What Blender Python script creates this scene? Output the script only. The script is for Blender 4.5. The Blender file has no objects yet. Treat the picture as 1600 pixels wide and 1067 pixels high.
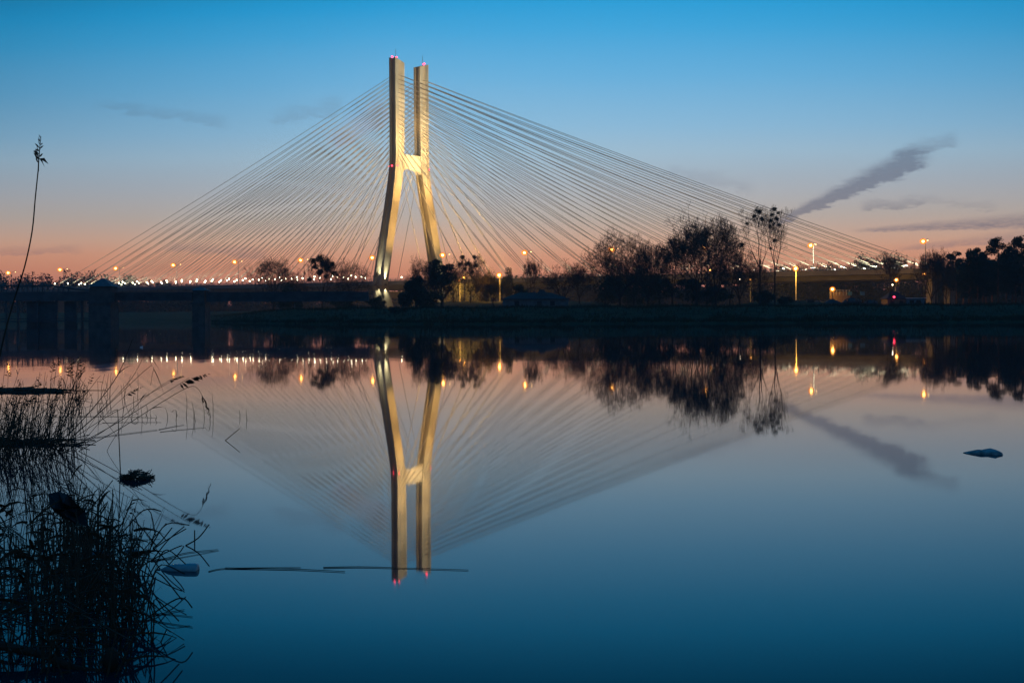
import bpy, math, random
from mathutils import Vector, Matrix

R = math.radians
scene = bpy.context.scene
COL = scene.collection

# ------------------------------------------------------------------ camera
F = 2100.0                       # focal length in pixels of a 1600 px wide frame
Y0 = 491.5                       # horizon row at the middle of that frame
ROLL = R(0.286)
CH = 2.0                         # eye height above the water
cam_data = bpy.data.cameras.new('camera')
cam = bpy.data.objects.new('camera', cam_data)
COL.objects.link(cam)
cam_data.sensor_width = 36.0
cam_data.lens = 36.0 * F / 1600.0
cam_data.shift_y = -(533.5 - Y0) / 1600.0
cam_data.clip_start = 0.1
cam_data.clip_end = 20000
cam.matrix_world = Matrix.Translation((0, 0, CH)) @ Matrix.Rotation(R(90), 4, 'X') @ Matrix.Rotation(-ROLL, 4, 'Z')
scene.camera = cam
scene.view_settings.view_transform = 'Standard'
scene.view_settings.look = 'None'
scene.view_settings.exposure = 0.0
scene.view_settings.gamma = 1.0
scene.cycles.max_bounces = 6
scene.cycles.glossy_bounces = 3
scene.cycles.diffuse_bounces = 2
scene.cycles.transmission_bounces = 4
scene.cycles.sample_clamp_indirect = 12.0


def at(x, y, d):
    """world point seen at pixel (x, y) of the 1600 px frame at depth d"""
    xr, yr = x - 800.0, y - Y0
    c, s = math.cos(ROLL), math.sin(ROLL)
    ux = xr * c - yr * s
    uy = xr * s + yr * c
    return Vector((ux * d / F, d, CH - uy * d / F))


def hor(x):
    return Y0 - (x - 800) * math.tan(ROLL)


def srgb(r, g, b):
    def f(v):
        v /= 255.0
        return v / 12.92 if v <= 0.04045 else ((v + 0.055) / 1.055) ** 2.4
    return (f(r), f(g), f(b), 1.0)


# ------------------------------------------------------------------ world: twilight sky
class NX:
    """tiny expression helper over shader math nodes"""
    def __init__(s, nt, sock): s.nt = nt; s.k = sock

    def _op(s, op, *a):
        n = s.nt.nodes.new('ShaderNodeMath'); n.operation = op
        for i, v in enumerate((s,) + a):
            if isinstance(v, NX): s.nt.links.new(v.k, n.inputs[i])
            else: n.inputs[i].default_value = v
        return NX(s.nt, n.outputs[0])

    def __add__(s, o): return s._op('ADD', o)
    def __sub__(s, o): return s._op('SUBTRACT', o)
    def __mul__(s, o): return s._op('MULTIPLY', o)
    def __truediv__(s, o): return s._op('DIVIDE', o)
    __radd__ = __add__
    __rmul__ = __mul__
    def rsub(s, v):
        return (s * -1.0) + v
    def sq(s): return s._op('MULTIPLY', s)
    def mx(s, v): return s._op('MAXIMUM', v)
    def mn(s, v): return s._op('MINIMUM', v)
    def sm(s, a, b):
        n = s.nt.nodes.new('ShaderNodeMapRange'); n.interpolation_type = 'SMOOTHSTEP'
        s.nt.links.new(s.k, n.inputs[0])
        n.inputs[1].default_value = a; n.inputs[2].default_value = b
        n.inputs[3].default_value = 0.0; n.inputs[4].default_value = 1.0
        return NX(s.nt, n.outputs[0])


world = bpy.data.worlds.new('World')
scene.world = world
world.use_nodes = True
wt = world.node_tree
wt.nodes.clear()
tc = wt.nodes.new('ShaderNodeTexCoord')
sep = wt.nodes.new('ShaderNodeSeparateXYZ')
wt.links.new(tc.outputs['Generated'], sep.inputs[0])
X, Y, Z = (NX(wt, sep.outputs[i]) for i in range(3))
DEG = 180.0 / math.pi
EL = Z._op('ARCSINE') * DEG
AZ = X._op('ARCTAN2', Y) * DEG
ramp = wt.nodes.new('ShaderNodeValToRGB')
stops = [(0.0, (168, 106, 104)), (1.0, (197, 124, 107)), (1.8, (216, 142, 110)), (2.5, (224, 160, 127)), (3.1, (218, 175, 149)),
         (4.1, (197, 184, 174)), (5.3, (184, 191, 198)), (6.8, (168, 200, 221)), (7.9, (147, 196, 228)),
         (10.0, (108, 184, 230)), (12.0, (64, 171, 227)), (13.2, (36, 162, 222)), (15.4, (8, 126, 180)),
         (22.0, (8, 112, 172)), (40.0, (10, 100, 158)), (60.0, (10, 94, 148))]
while len(ramp.color_ramp.elements) < len(stops):
    ramp.color_ramp.elements.new(0.5)
for e, (p, c) in zip(ramp.color_ramp.elements, stops):
    e.position = p / 60.0
    e.color = srgb(*c)
t = EL * (((AZ - 3.5) / 21.0).sq().mn(1.5) * 0.10 * EL.sm(2.0, 9.0) + 1.0) / 60.0     # the twilight arch is lower to the sides
wt.links.new(t.k, ramp.inputs[0])
# the afterglow is strongest towards the sunset and fades to both sides
fall = ((AZ - 3.5) / 24.0).sq() * -0.30 * (EL.sm(1.0, 9.0) * 0.8 + 0.2) + 1.0
fall = fall.mx(EL.sm(8.0, 45.0) * 0.45 + 0.45)


def wnoise(sx, sy, sz=0.0, detail=5.0, rough=0.6):
    cmb = wt.nodes.new('ShaderNodeCombineXYZ')
    wt.links.new((AZ * sx).k, cmb.inputs[0])
    wt.links.new((EL * sy).k, cmb.inputs[1])
    cmb.inputs[2].default_value = sz
    n = wt.nodes.new('ShaderNodeTexNoise')
    n.inputs['Scale'].default_value = 1.0
    n.inputs['Detail'].default_value = detail
    n.inputs['Roughness'].default_value = rough
    wt.links.new(cmb.outputs[0], n.inputs['Vector'])
    return NX(wt, n.outputs[0])


def ang(x, y):
    """pixel of the frame -> direction in degrees (azimuth, elevation)"""
    p = at(x, y, 1.0) - Vector((0, 0, CH))
    p.normalize()
    return math.degrees(math.atan2(p.x, p.y)), math.degrees(math.asin(p.z))


NA = wnoise(0.9, 2.6, 3.0)
NB = wnoise(2.4, 9.0, 8.0, 8.0, 0.72)


def streak(x0, y0, x1, y1, w0, w1, den, rag=0.5, soft=1.0, seed=0.0):
    """one cloud bank: a tapering band from one direction to another with ragged edges"""
    a0, e0 = ang(x0, y0); a1, e1 = ang(x1, y1)
    L = math.hypot(a1 - a0, e1 - e0)
    ux, uy = (a1 - a0) / L, (e1 - e0) / L
    da = AZ - a0
    de = EL - e0
    u = (da * ux + de * uy) / L
    wob = (NA - 0.5) * rag + (NB - 0.5) * (rag * 0.55)
    v = de * ux - da * uy + wob * 0.9
    w = u.mx(0.0).mn(1.0) * ((w1 - w0) * 60.0 / F) + w0 * 60.0 / F
    q = (v.mx(0.0) / 1.5 + (v * -1.0).mx(0.0) * 1.7) / w           # feathered above, firmer below
    body = q.sm(0.15, 1.0 * soft).rsub(1.0)
    ends = u.sm(-0.06, 0.12) * u.sm(0.86, 1.04).rsub(1.0)
    tex = (NB.sm(0.30, 0.72) * 0.5 + 0.32) * (NA * 0.8 + 0.6)
    return body * ends * tex * den


m = streak(1210, 352, 1455, 246, 8, 26, 1.35, 0.85)
m = m + streak(1395, 246, 1500, 222, 10, 14, 0.45, 0.9)
m = m + streak(1345, 326, 1450, 318, 11, 9, 0.50, 1.0)
m = m + streak(1440, 316, 1560, 326, 9, 7, 0.22, 1.0)
m = m + streak(1340, 362, 1660, 348, 4, 17, 0.80, 0.35)
m = m + streak(1400, 392, 1680, 364, 5, 14, 0.50, 0.35)
m = m + streak(1040, 268, 1180, 300, 10, 16, 0.25, 1.0)
m = m + streak(150, 166, 360, 196, 9, 13, 0.28, 1.1)
m = m + streak(420, 194, 540, 168, 12, 18, 0.28, 1.2)
m = m + streak(-40, 398, 130, 392, 8, 8, 0.34, 0.6)
m = m + streak(255, 388, 420, 402, 10, 10, 0.45, 0.9)
m = m.mn(0.60)
mixc = wt.nodes.new('ShaderNodeMix'); mixc.data_type = 'RGBA'
mixc.blend_type = 'MIX'
wt.links.new(m.k, mixc.inputs[0])
wt.links.new(ramp.outputs[0], mixc.inputs[6])
mixc.inputs[7].default_value = srgb(92, 98, 122)
# thin violet cirrus left of the tower
pk = streak(520, 232, 612, 176, 20, 30, 0.55, 1.1)
mixp = wt.nodes.new('ShaderNodeMix'); mixp.data_type = 'RGBA'
wt.links.new(pk.k, mixp.inputs[0])
wt.links.new(mixc.outputs[2], mixp.inputs[6])
mixp.inputs[7].default_value = srgb(176, 172, 196)
vm = wt.nodes.new('ShaderNodeVectorMath'); vm.operation = 'SCALE'
wt.links.new(mixp.outputs[2], vm.inputs[0])
wt.links.new(fall.k, vm.inputs['Scale'])
bg = wt.nodes.new('ShaderNodeBackground')
bg.inputs['Strength'].default_value = 1.0
wt.links.new(vm.outputs[0], bg.inputs['Color'])
wo = wt.nodes.new('ShaderNodeOutputWorld')
wt.links.new(bg.outputs[0], wo.inputs[0])
world.cycles.sampling_method = 'MANUAL'
world.cycles.sample_map_resolution = 1024

# ------------------------------------------------------------------ materials


def mat(name, col, rough=0.8, spec=0.3, metal=0.0, noise=None, amt=0.35, col2=None, bump=0.0, detail=4.0):
    mt = bpy.data.materials.new(name); mt.use_nodes = True
    nt = mt.node_tree
    b = nt.nodes['Principled BSDF']
    b.inputs['Roughness'].default_value = rough
    b.inputs['Specular IOR Level'].default_value = spec
    b.inputs['Metallic'].default_value = metal
    c = (col[0], col[1], col[2], 1)
    if noise:
        tcn = nt.nodes.new('ShaderNodeTexCoord')
        n = nt.nodes.new('ShaderNodeTexNoise')
        n.inputs['Scale'].default_value = noise
        n.inputs['Detail'].default_value = detail
        nt.links.new(tcn.outputs['Object'], n.inputs['Vector'])
        r = nt.nodes.new('ShaderNodeValToRGB')
        c2 = col2 or tuple(v * (1 - amt) for v in col[:3])
        r.color_ramp.elements[0].color = (c2[0], c2[1], c2[2], 1)
        r.color_ramp.elements[0].position = 0.36
        r.color_ramp.elements[1].color = c
        r.color_ramp.elements[1].position = 0.64
        nt.links.new(n.outputs[0], r.inputs[0])
        nt.links.new(r.outputs[0], b.inputs['Base Color'])
        if bump:
            bp = nt.nodes.new('ShaderNodeBump')
            bp.inputs['Strength'].default_value = 0.6
            bp.inputs['Distance'].default_value = bump
            nt.links.new(n.outputs[0], bp.inputs['Height'])
            nt.links.new(bp.outputs[0], b.inputs['Normal'])
    else:
        b.inputs['Base Color'].default_value = c
    return mt


def glow(name, col, strength, sample=True):
    mt = bpy.data.materials.new(name); mt.use_nodes = True
    b = mt.node_tree.nodes['Principled BSDF']
    b.inputs['Base Color'].default_value = (0.02, 0.02, 0.02, 1)
    b.inputs['Emission Color'].default_value = (col[0], col[1], col[2], 1)
    b.inputs['Emission Strength'].default_value = strength
    mt.cycles.emission_sampling = 'FRONT_BACK' if sample else 'NONE'
    return mt


M = {}
M['concrete'] = mat('pylon concrete', (0.19, 0.178, 0.155), 0.85, 0.2, noise=0.12, amt=0.22, detail=8)
nt = M['concrete'].node_tree
cb = nt.nodes['Principled BSDF']; src = cb.inputs['Base Color'].links[0].from_socket
tcn = nt.nodes.new('ShaderNodeTexCoord'); sp = nt.nodes.new('ShaderNodeSeparateXYZ')
nt.links.new(tcn.outputs['Object'], sp.inputs[0])
zz = NX(nt, sp.outputs[2]) / 4.2
fr = zz._op('FRACT')
joint = (fr.sm(0.0, 0.03).rsub(1.0) + fr.sm(0.97, 1.0)) * 0.30                  # pour joints every lift
mp = nt.nodes.new('ShaderNodeMapping'); mp.inputs['Scale'].default_value = (1.6, 1.6, 0.05)
nt.links.new(tcn.outputs['Object'], mp.inputs['Vector'])
sn = nt.nodes.new('ShaderNodeTexNoise'); sn.inputs['Scale'].default_value = 1.0; sn.inputs['Detail'].default_value = 5
nt.links.new(mp.outputs[0], sn.inputs['Vector'])
streak_ = NX(nt, sn.outputs[0]).sm(0.48, 0.75) * 0.35                            # rain streaks
fac = (joint + streak_).mn(0.6)
mx = nt.nodes.new('ShaderNodeMix'); mx.data_type = 'RGBA'
nt.links.new(fac.k, mx.inputs[0]); nt.links.new(src, mx.inputs[6]); mx.inputs[7].default_value = (0.07, 0.065, 0.055, 1)
nt.links.new(mx.outputs[2], cb.inputs['Base Color'])
M['deck'] = mat('deck concrete', (0.11, 0.11, 0.11), 0.9, 0.2, noise=0.2, amt=0.3)
M['asphalt'] = mat('asphalt', (0.05, 0.05, 0.05), 0.9, 0.2, noise=0.5)
M['cable'] = mat('cable sheath', (0.24, 0.235, 0.22), 0.5, 0.4)
M['steel'] = mat('painted steel', (0.20, 0.21, 0.22), 0.5, 0.5, noise=1.0, amt=0.3)
M['pole'] = mat('galvanised pole', (0.28, 0.28, 0.28), 0.6, 0.3)
M['dark'] = mat('dark metal', (0.03, 0.03, 0.035), 0.6, 0.4)
M['weir'] = mat('weir masonry', (0.075, 0.08, 0.085), 0.9, 0.2, noise=0.8, amt=0.4)
M['weirsteel'] = mat('weir steel', (0.05, 0.07, 0.088), 0.7, 0.3, noise=0.6, amt=0.4)
M['copper'] = mat('cap roof', (0.06, 0.10, 0.12), 0.7, 0.3, noise=1.5, amt=0.3)
M['grass'] = mat('bank grass', (0.040, 0.042, 0.018), 0.95, 0.05, noise=0.35, amt=0.5, bump=0.15, detail=8)
M['blade'] = mat('grass blade', (0.036, 0.038, 0.018), 0.9, 0.1, noise=0.6, amt=0.4)
M['mud'] = mat('mud', (0.05, 0.045, 0.035), 0.7, 0.3, noise=2.0, bump=0.05)
M['bark'] = mat('bark', (0.045, 0.036, 0.028), 0.95, 0.1, noise=2.0, amt=0.4)
M['pinebark'] = mat('pine bark', (0.09, 0.055, 0.035), 0.95, 0.1, noise=1.5, amt=0.5)
M['needle'] = mat('pine needles', (0.020, 0.034, 0.018), 0.8, 0.15, noise=1.2, amt=0.45)
M['leaf'] = mat('evergreen leaves', (0.026, 0.036, 0.016), 0.7, 0.2, noise=1.2, amt=0.45)
M['mistle'] = mat('mistletoe', (0.035, 0.042, 0.020), 0.8, 0.1, noise=3.0, amt=0.4)
M['reed'] = mat('dead reed', (0.060, 0.052, 0.034), 0.75, 0.2, noise=6.0, amt=0.5)
M['plume'] = mat('reed plume', (0.040, 0.034, 0.026), 0.9, 0.1, noise=20.0, amt=0.4)
M['plaster'] = mat('house plaster', (0.11, 0.13, 0.15), 0.9, 0.1, noise=0.9, amt=0.3)
M['rooftile'] = mat('roof tile', (0.045, 0.045, 0.05), 0.85, 0.2, noise=3.0, amt=0.4)
M['glass'] = mat('window glass', (0.012, 0.014, 0.018), 0.45, 0.2)
M['doorwood'] = mat('door wood', (0.05, 0.035, 0.025), 0.7, 0.3, noise=4.0)
M['hutwood'] = mat('hut boards', (0.16, 0.12, 0.08), 0.85, 0.2, noise=3.0, amt=0.4)
M['brick'] = mat('terrace wall', (0.30, 0.25, 0.20), 0.9, 0.2, noise=1.2, amt=0.35)
M['bluepaint'] = mat('blue paint', (0.06, 0.16, 0.24), 0.6, 0.4, noise=1.5, amt=0.3)
M['white'] = mat('white paint', (0.7, 0.7, 0.7), 0.5, 0.4)
M['tarp'] = mat('dark tarpaulin', (0.03, 0.035, 0.04), 0.6, 0.3, noise=1.0, amt=0.4)
M['sheet'] = mat('dark plastic sheet', (0.008, 0.016, 0.018), 0.6, 0.2, noise=8.0, amt=0.5)
M['bottle'] = mat('scuffed plastic', (0.30, 0.36, 0.38), 0.35, 0.5, noise=14.0, amt=0.25)
M['bottle2'] = mat('cloudy plastic', (0.16, 0.17, 0.20), 0.4, 0.5, noise=14.0, amt=0.25)
M['foam'] = mat('weathered float', (0.26, 0.29, 0.30), 0.7, 0.3, noise=9.0, amt=0.6)
M['sodium'] = glow('sodium burner', (1.0, 0.52, 0.14), 26, False)
am = bpy.data.materials.new('amber globe'); am.use_nodes = True  # oversized glowing shell, added to imitate the halo round each lamp
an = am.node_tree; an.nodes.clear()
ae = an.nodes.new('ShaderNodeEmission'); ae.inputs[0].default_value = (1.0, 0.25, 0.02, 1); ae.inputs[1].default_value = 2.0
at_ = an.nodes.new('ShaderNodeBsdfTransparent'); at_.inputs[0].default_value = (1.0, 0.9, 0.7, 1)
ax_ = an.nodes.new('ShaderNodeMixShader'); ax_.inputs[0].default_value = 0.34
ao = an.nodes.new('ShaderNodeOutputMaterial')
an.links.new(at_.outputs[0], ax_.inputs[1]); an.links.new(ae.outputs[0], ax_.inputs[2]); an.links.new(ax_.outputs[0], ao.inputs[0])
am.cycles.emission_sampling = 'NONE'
M['halo'] = am
M['sodium_far'] = glow('sodium lamp back', (1.0, 0.58, 0.22), 5, False)
M['whiteled'] = glow('white floodlight', (1.0, 0.93, 0.62), 22, False)
M['redlamp'] = glow('red beacon', (1.0, 0.03, 0.07), 9, False)
M['litwindow'] = glow('lit window', (1.0, 0.55, 0.12), 1.6, False)
M['warmwhite'] = glow('warm white lamp', (1.0, 0.82, 0.55), 12, False)

# ------------------------------------------------------------------ mesh helpers


class MB:
    def __init__(s): s.v = []; s.f = []

    def quad(s, a, b, c, d):
        n = len(s.v); s.v += [tuple(a), tuple(b), tuple(c), tuple(d)]; s.f.append((n, n + 1, n + 2, n + 3))

    def tri(s, a, b, c):
        n = len(s.v); s.v += [tuple(a), tuple(b), tuple(c)]; s.f.append((n, n + 1, n + 2))

    def box(s, x0, x1, y0, y1, z0, z1):
        n = len(s.v)
        s.v += [(x0, y0, z0), (x1, y0, z0), (x1, y1, z0), (x0, y1, z0), (x0, y0, z1), (x1, y0, z1), (x1, y1, z1), (x0, y1, z1)]
        s.f += [tuple(n + i for i in q) for q in ((0, 3, 2, 1), (4, 5, 6, 7), (0, 1, 5, 4), (1, 2, 6, 5), (2, 3, 7, 6), (3, 0, 4, 7))]

    def hull(s, lo, hi):
        """prism between two equal rings of points"""
        n = len(s.v); k = len(lo)
        s.v += [tuple(p) for p in lo] + [tuple(p) for p in hi]
        for i in range(k):
            j = (i + 1) % k
            s.f.append((n + i, n + j, n + k + j, n + k + i))
        s.f.append(tuple(n + i for i in reversed(range(k))))
        s.f.append(tuple(n + k + i for i in range(k)))

    def tube(s, pts, rad, sides=5, cap=True, phase=0.0):
        pts = [Vector(p) for p in pts]
        k = len(pts)
        if not hasattr(rad, '__len__'): rad = [rad] * k
        n0 = len(s.v)
        up = None
        for i, p in enumerate(pts):
            tdir = (pts[min(i + 1, k - 1)] - pts[max(i - 1, 0)])
            if tdir.length < 1e-9: tdir = Vector((0, 0, 1))
            tdir.normalize()
            if up is None:
                up = Vector((0, 0, 1)) if abs(tdir.z) < 0.9 else Vector((1, 0, 0))
            a = tdir.cross(up)
            if a.length < 1e-6: a = tdir.cross(Vector((0.3, 1, 0.2)))
            a.normalize(); b = tdir.cross(a); up = -b if False else up
            for q in range(sides):
                th = phase + 2 * math.pi * q / sides
                s.v.append(tuple(p + (a * math.cos(th) + b * math.sin(th)) * rad[i]))
        for i in range(k - 1):
            for q in range(sides):
                r2 = (q + 1) % sides
                s.f.append((n0 + i * sides + q, n0 + i * sides + r2, n0 + (i + 1) * sides + r2, n0 + (i + 1) * sides + q))
        if cap:
            s.f.append(tuple(n0 + q for q in reversed(range(sides))))
            s.f.append(tuple(n0 + (k - 1) * sides + q for q in range(sides)))

    def ball(s, c, r, seg=10, rings=7, sx=1, sy=1, sz=1):
        n0 = len(s.v)
        for i in range(rings + 1):
            ph = math.pi * i / rings
            for j in range(seg):
                th = 2 * math.pi * j / seg
                s.v.append((c[0] + r * sx * math.sin(ph) * math.cos(th), c[1] + r * sy * math.sin(ph) * math.sin(th), c[2] + r * sz * math.cos(ph)))
        for i in range(rings):
            for j in range(seg):
                k = (j + 1) % seg
                s.f.append((n0 + i * seg + j, n0 + (i + 1) * seg + j, n0 + (i + 1) * seg + k, n0 + i * seg + k))

    def mesh(s, name, m, smooth=False):
        me = bpy.data.meshes.new(name)
        me.from_pydata(s.v, [], s.f)
        me.materials.append(M[m])
        if smooth:
            me.polygons.foreach_set('use_smooth', [True] * len(me.polygons))
        me.update()
        return me

    def build(s, name, m, parent=None, smooth=False):
        return link(name, s.mesh(name, m, smooth), parent)


def link(name, me, parent=None, loc=None):
    o = bpy.data.objects.new(name, me)
    COL.objects.link(o)
    if parent: o.parent = parent
    if loc: o.location = loc
    return o


def tag(o, label=None, cat=None, group=None, kind=None):
    if label: o['label'] = label
    if cat: o['category'] = cat
    if group: o['group'] = group
    if kind: o['kind'] = kind
    return o


def empty(name, loc=(0, 0, 0), rz=0.0):
    o = bpy.data.objects.new(name, None)
    o.empty_display_size = 0.3
    COL.objects.link(o)
    o.location = loc
    o.rotation_euler = (0, 0, rz)
    return o


def lamp(name, kind, energy, col, parent=None, loc=(0, 0, 0), aim=None, angle=60, blend=0.6, size=0.3):
    ld = bpy.data.lights.new(name, kind)
    ld.energy = energy
    ld.color = col
    ld.shadow_soft_size = size
    if kind == 'SPOT':
        ld.spot_size = R(angle); ld.spot_blend = blend
    o = bpy.data.objects.new(name, ld)
    o.visible_glossy = False                                     # the glass bulbs and lenses are what the river mirrors
    COL.objects.link(o)
    if parent: o.parent = parent
    o.location = loc
    if aim is not None:
        dv = Vector(aim) - Vector(loc)
        o.rotation_euler = dv.to_track_quat('-Z', 'Y').to_euler()
    return o


def lerp(a, b, t): return a + (b - a) * t


def smooth(a, b, x):
    t = max(0.0, min(1.0, (x - a) / (b - a)))
    return t * t * (3 - 2 * t)


# ------------------------------------------------------------------ ground and water
shore = [(-900, 560), (-300, 520), (150, 480), (300, 450), (380, 370), (480, 315), (640, 290), (800, 280), (1000, 276),
         (1250, 270), (1600, 262), (2000, 258), (2600, 250)]


def shore_d(u):
    for (a, da), (b, db) in zip(shore, shore[1:]):
        if u <= b:
            t = max(0, (u - a) / (b - a))
            return lerp(da, db, t) + 3.0 * math.sin(u * 0.021) + 1.6 * math.sin(u * 0.063 + 1)
    return shore[-1][1]


def gz(Xw, Yw):
    """height of the far bank at a world point"""
    u = 800 + F * Xw / max(Yw, 1.0)
    t = Yw - shore_d(u)
    if t < 0: return -0.6 + 0.0 * t if t < -6 else 0.1 * t
    left = 1 - smooth(280, 470, u)
    h = lerp(3.7 * smooth(-12, 62, t), 1.3 * smooth(-2, 25, t) + 2.6 * smooth(60, 170, t), left)
    dike = (smooth(610, 700, u) * (1 - smooth(900, 1010, u)) + smooth(1120, 1200, u) * (1 - smooth(1275, 1330, u)) * 0.9)
    h += 2.3 * dike * smooth(85, 130, t) * (1 - 0.5 * smooth(170, 240, t))
    h += 0.16 * math.sin(u * 0.05 + t * 0.08) * smooth(4, 30, t) + 0.1 * math.sin(u * 0.17 + t * 0.21)
    return h


b = MB()
us = [-900 + 16 * i for i in range(220)]
ts = [-14, -6, -2, 0, 2, 5, 9, 14, 20, 27, 35, 44, 54, 66, 80, 95, 110, 125, 140, 165, 200, 260, 340, 450, 620, 800]
for u in us:
    for tt in ts:
        d = shore_d(u) + tt
        Xw = (u - 800) / F * d
        b.v.append((Xw, d, gz(Xw, d)))
nt_ = len(ts)
for i in range(len(us) - 1):
    for j in range(nt_ - 1):
        b.f.append((i * nt_ + j, (i + 1) * nt_ + j, (i + 1) * nt_ + j + 1, i * nt_ + j + 1))
tag(b.build('ground', 'grass', smooth=True), kind='structure', label='dark grassy far bank and the land behind it')

# near bank under and behind the photographer
b = MB()
n = 24
for i in range(n + 1):
    for j in range(13):
        xx = -60 + 120 * i / n
        yy = -60 + 66 * j / 12
        zz = 0.45 * (1 - smooth(-6, 5.0, yy)) - 0.35 * smooth(2.0, 6.0, yy) + 0.05 * math.sin(xx * 1.3 + yy)
        b.v.append((xx, yy, zz))
for i in range(n):
    for j in range(12):
        b.f.append((i * 13 + j, (i + 1) * 13 + j, (i + 1) * 13 + j + 1, i * 13 + j + 1))
tag(b.build('near_bank', 'mud', smooth=True), kind='structure')

wm = bpy.data.materials.new('river water'); wm.use_nodes = True
nt = wm.node_tree
pb = nt.nodes['Principled BSDF']
pb.inputs['Base Color'].default_value = (0.0, 0.018, 0.028, 1)
pb.inputs['Roughness'].default_value = 0.026
pb.inputs['IOR'].default_value = 1.22
wtc = nt.nodes.new('ShaderNodeTexCoord')


def wn(sx, sy, rot, detail, scale=1.0):
    mp = nt.nodes.new('ShaderNodeMapping')
    mp.inputs['Scale'].default_value = (sx, sy, 1)
    mp.inputs['Rotation'].default_value = (0, 0, R(rot))
    nt.links.new(wtc.outputs['Object'], mp.inputs['Vector'])
    n = nt.nodes.new('ShaderNodeTexNoise')
    n.inputs['Scale'].default_value = scale
    n.inputs['Detail'].default_value = detail
    nt.links.new(mp.outputs[0], n.inputs['Vector'])
    return NX(nt, n.outputs[0])


calm = wn(0.012, 0.022, 20, 2.0).sm(0.42, 0.62)             # patches of breeze on an otherwise still river
h = wn(0.9, 0.35, 25, 3.0) * 0.010 + wn(0.22, 0.10, -15, 2.0) * 0.012
h = (h + wn(2.6, 1.1, 35, 2.0) * 0.0022) * (calm * 0.9 + 0.10)
bp = nt.nodes.new('ShaderNodeBump')
bp.inputs['Strength'].default_value = 1.0
bp.inputs['Distance'].default_value = 0.42
nt.links.new(h.k, bp.inputs['Height'])
nt.links.new(bp.outputs[0], pb.inputs['Normal'])
M['water'] = wm
b = MB()
b.quad((-1300, 3.0, 0), (1300, 3.0, 0), (1300, 1200, 0), (-1300, 1200, 0))
tag(b.build('water', 'water'), kind='structure', label='still river mirroring the bridge and the dusk sky')

# ------------------------------------------------------------------ cable-stayed bridge
TH = 0.610
BP = (-49.2, 650.0, 0.0)
HD = 18.2
bridge = empty('cable_stayed_bridge', BP, -TH)
tag(bridge, 'long cable-stayed motorway bridge with a tall floodlit two-legged concrete tower', 'bridge')
GB = 3.6                                                          # ground at the tower


def leg_sections(sg):
    """(z, centre offset, half length along, half thickness across)"""
    return [(GB - 3, 16.6, 2.9, 2.9), (15.6, 22.2, 2.75, 2.45), (16.4, 22.3, 2.7, 2.45), (30, 19.2, 2.55, 2.5), (46, 15.5, 2.4, 2.6), (58, 12.7, 2.25, 2.75),
            (66, 10.9, 2.15, 2.9), (72, 9.9, 2.05, 3.0), (78, 9.45, 2.0, 3.1), (90, 9.3, 1.98, 3.2), (105, 9.25, 1.97, 3.3), (124.6, 9.25, 1.95, 3.4)]


def leg_ring(z, o, hl, ht, sg, slope=False):
    """octo-ring with a shallow groove down the outer and inner faces"""
    g = hl * 0.5; gd = 0.9
    pts = [(-hl, -ht), (-g, -ht), (-g * 0.8, -ht + gd), (g * 0.8, -ht + gd), (g, -ht), (hl, -ht),
           (hl, ht), (g, ht), (g * 0.8, ht - gd), (-g * 0.8, ht - gd), (-g, ht), (-hl, ht)]
    out = []
    for a, q in pts:
        oo = sg * o + q
        zz = z
        if slope:
            zz = z - 1.9 * ((ht - sg * q) / (2 * ht))              # roof falls towards the other leg
        out.append((a, oo, zz))
    return out


for sg in (-1, 1):
    b = MB()
    secs = leg_sections(sg)
    rings = [leg_ring(*sc, sg, slope=(i == len(secs) - 1)) for i, sc in enumerate(secs)]
    k = len(rings[0])
    for rg in rings: b.v += rg
    for i in range(len(rings) - 1):
        for j in range(k):
            jj = (j + 1) % k
            b.f.append((i * k + j, i * k + jj, (i + 1) * k + jj, (i + 1) * k + j))
    b.f.append(tuple((len(rings) - 1) * k + j for j in range(k)))
    lg = b.build('tower_leg', 'concrete', bridge)
    # footing plinth
    p = MB(); p.hull([(-5, sg * 15.5 - 5, GB - 3), (5, sg * 15.5 - 5, GB - 3), (5, sg * 15.5 + 5, GB - 3), (-5, sg * 15.5 + 5, GB - 3)],
                     [(-4.6, sg * 15.7 - 4.6, GB + 1.2), (4.6, sg * 15.7 - 4.6, GB + 1.2), (4.6, sg * 15.7 + 4.6, GB + 1.2), (-4.6, sg * 15.7 + 4.6, GB + 1.2)])
    p.build('footing', 'concrete', lg)
    # inspection ledge where the leg bends, with its floodlights
    p = MB()
    p.box(-3.7, 3.7, sg * 22.3 - 3.4, sg * 22.3 + 3.4, 15.75, 16.05)
    p.build('ledge', 'deck', lg)
    for (x, y) in ((0.0, sg * (22.3 + 3.2)), (3.5, sg * 22.3)):
        p = MB(); p.box(x - 0.45, x + 0.45, y - 0.45, y + 0.45, 16.05, 16.55)
        p.build('floodlight', 'dark', lg)
    # red beacons and a short mast
    zt = 124.6
    p = MB(); p.ball((-0.5, sg * 12.0, zt + 0.4), 0.45, 8, 6); p.build('beacon', 'redlamp', lg)
    p = MB(); p.ball((1.0, sg * 10.6, zt + 0.25), 0.38, 8, 6); p.build('beacon', 'redlamp', lg)
    p = MB(); p.tube([(0.2, sg * 10.2, zt - 0.8), (0.2, sg * 10.2, zt + 4.2)], 0.09, 5); p.build('mast', 'dark', lg)
    for (x, y, z) in ((-2.5, sg * 12.0, 73.0), (2.5, sg * 12.0, 73.0), (0.0, sg * 13.2, 73.0)):
        p = MB(); p.ball((x, y, z), 0.34, 8, 6); p.build('beacon', 'redlamp', lg)

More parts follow.
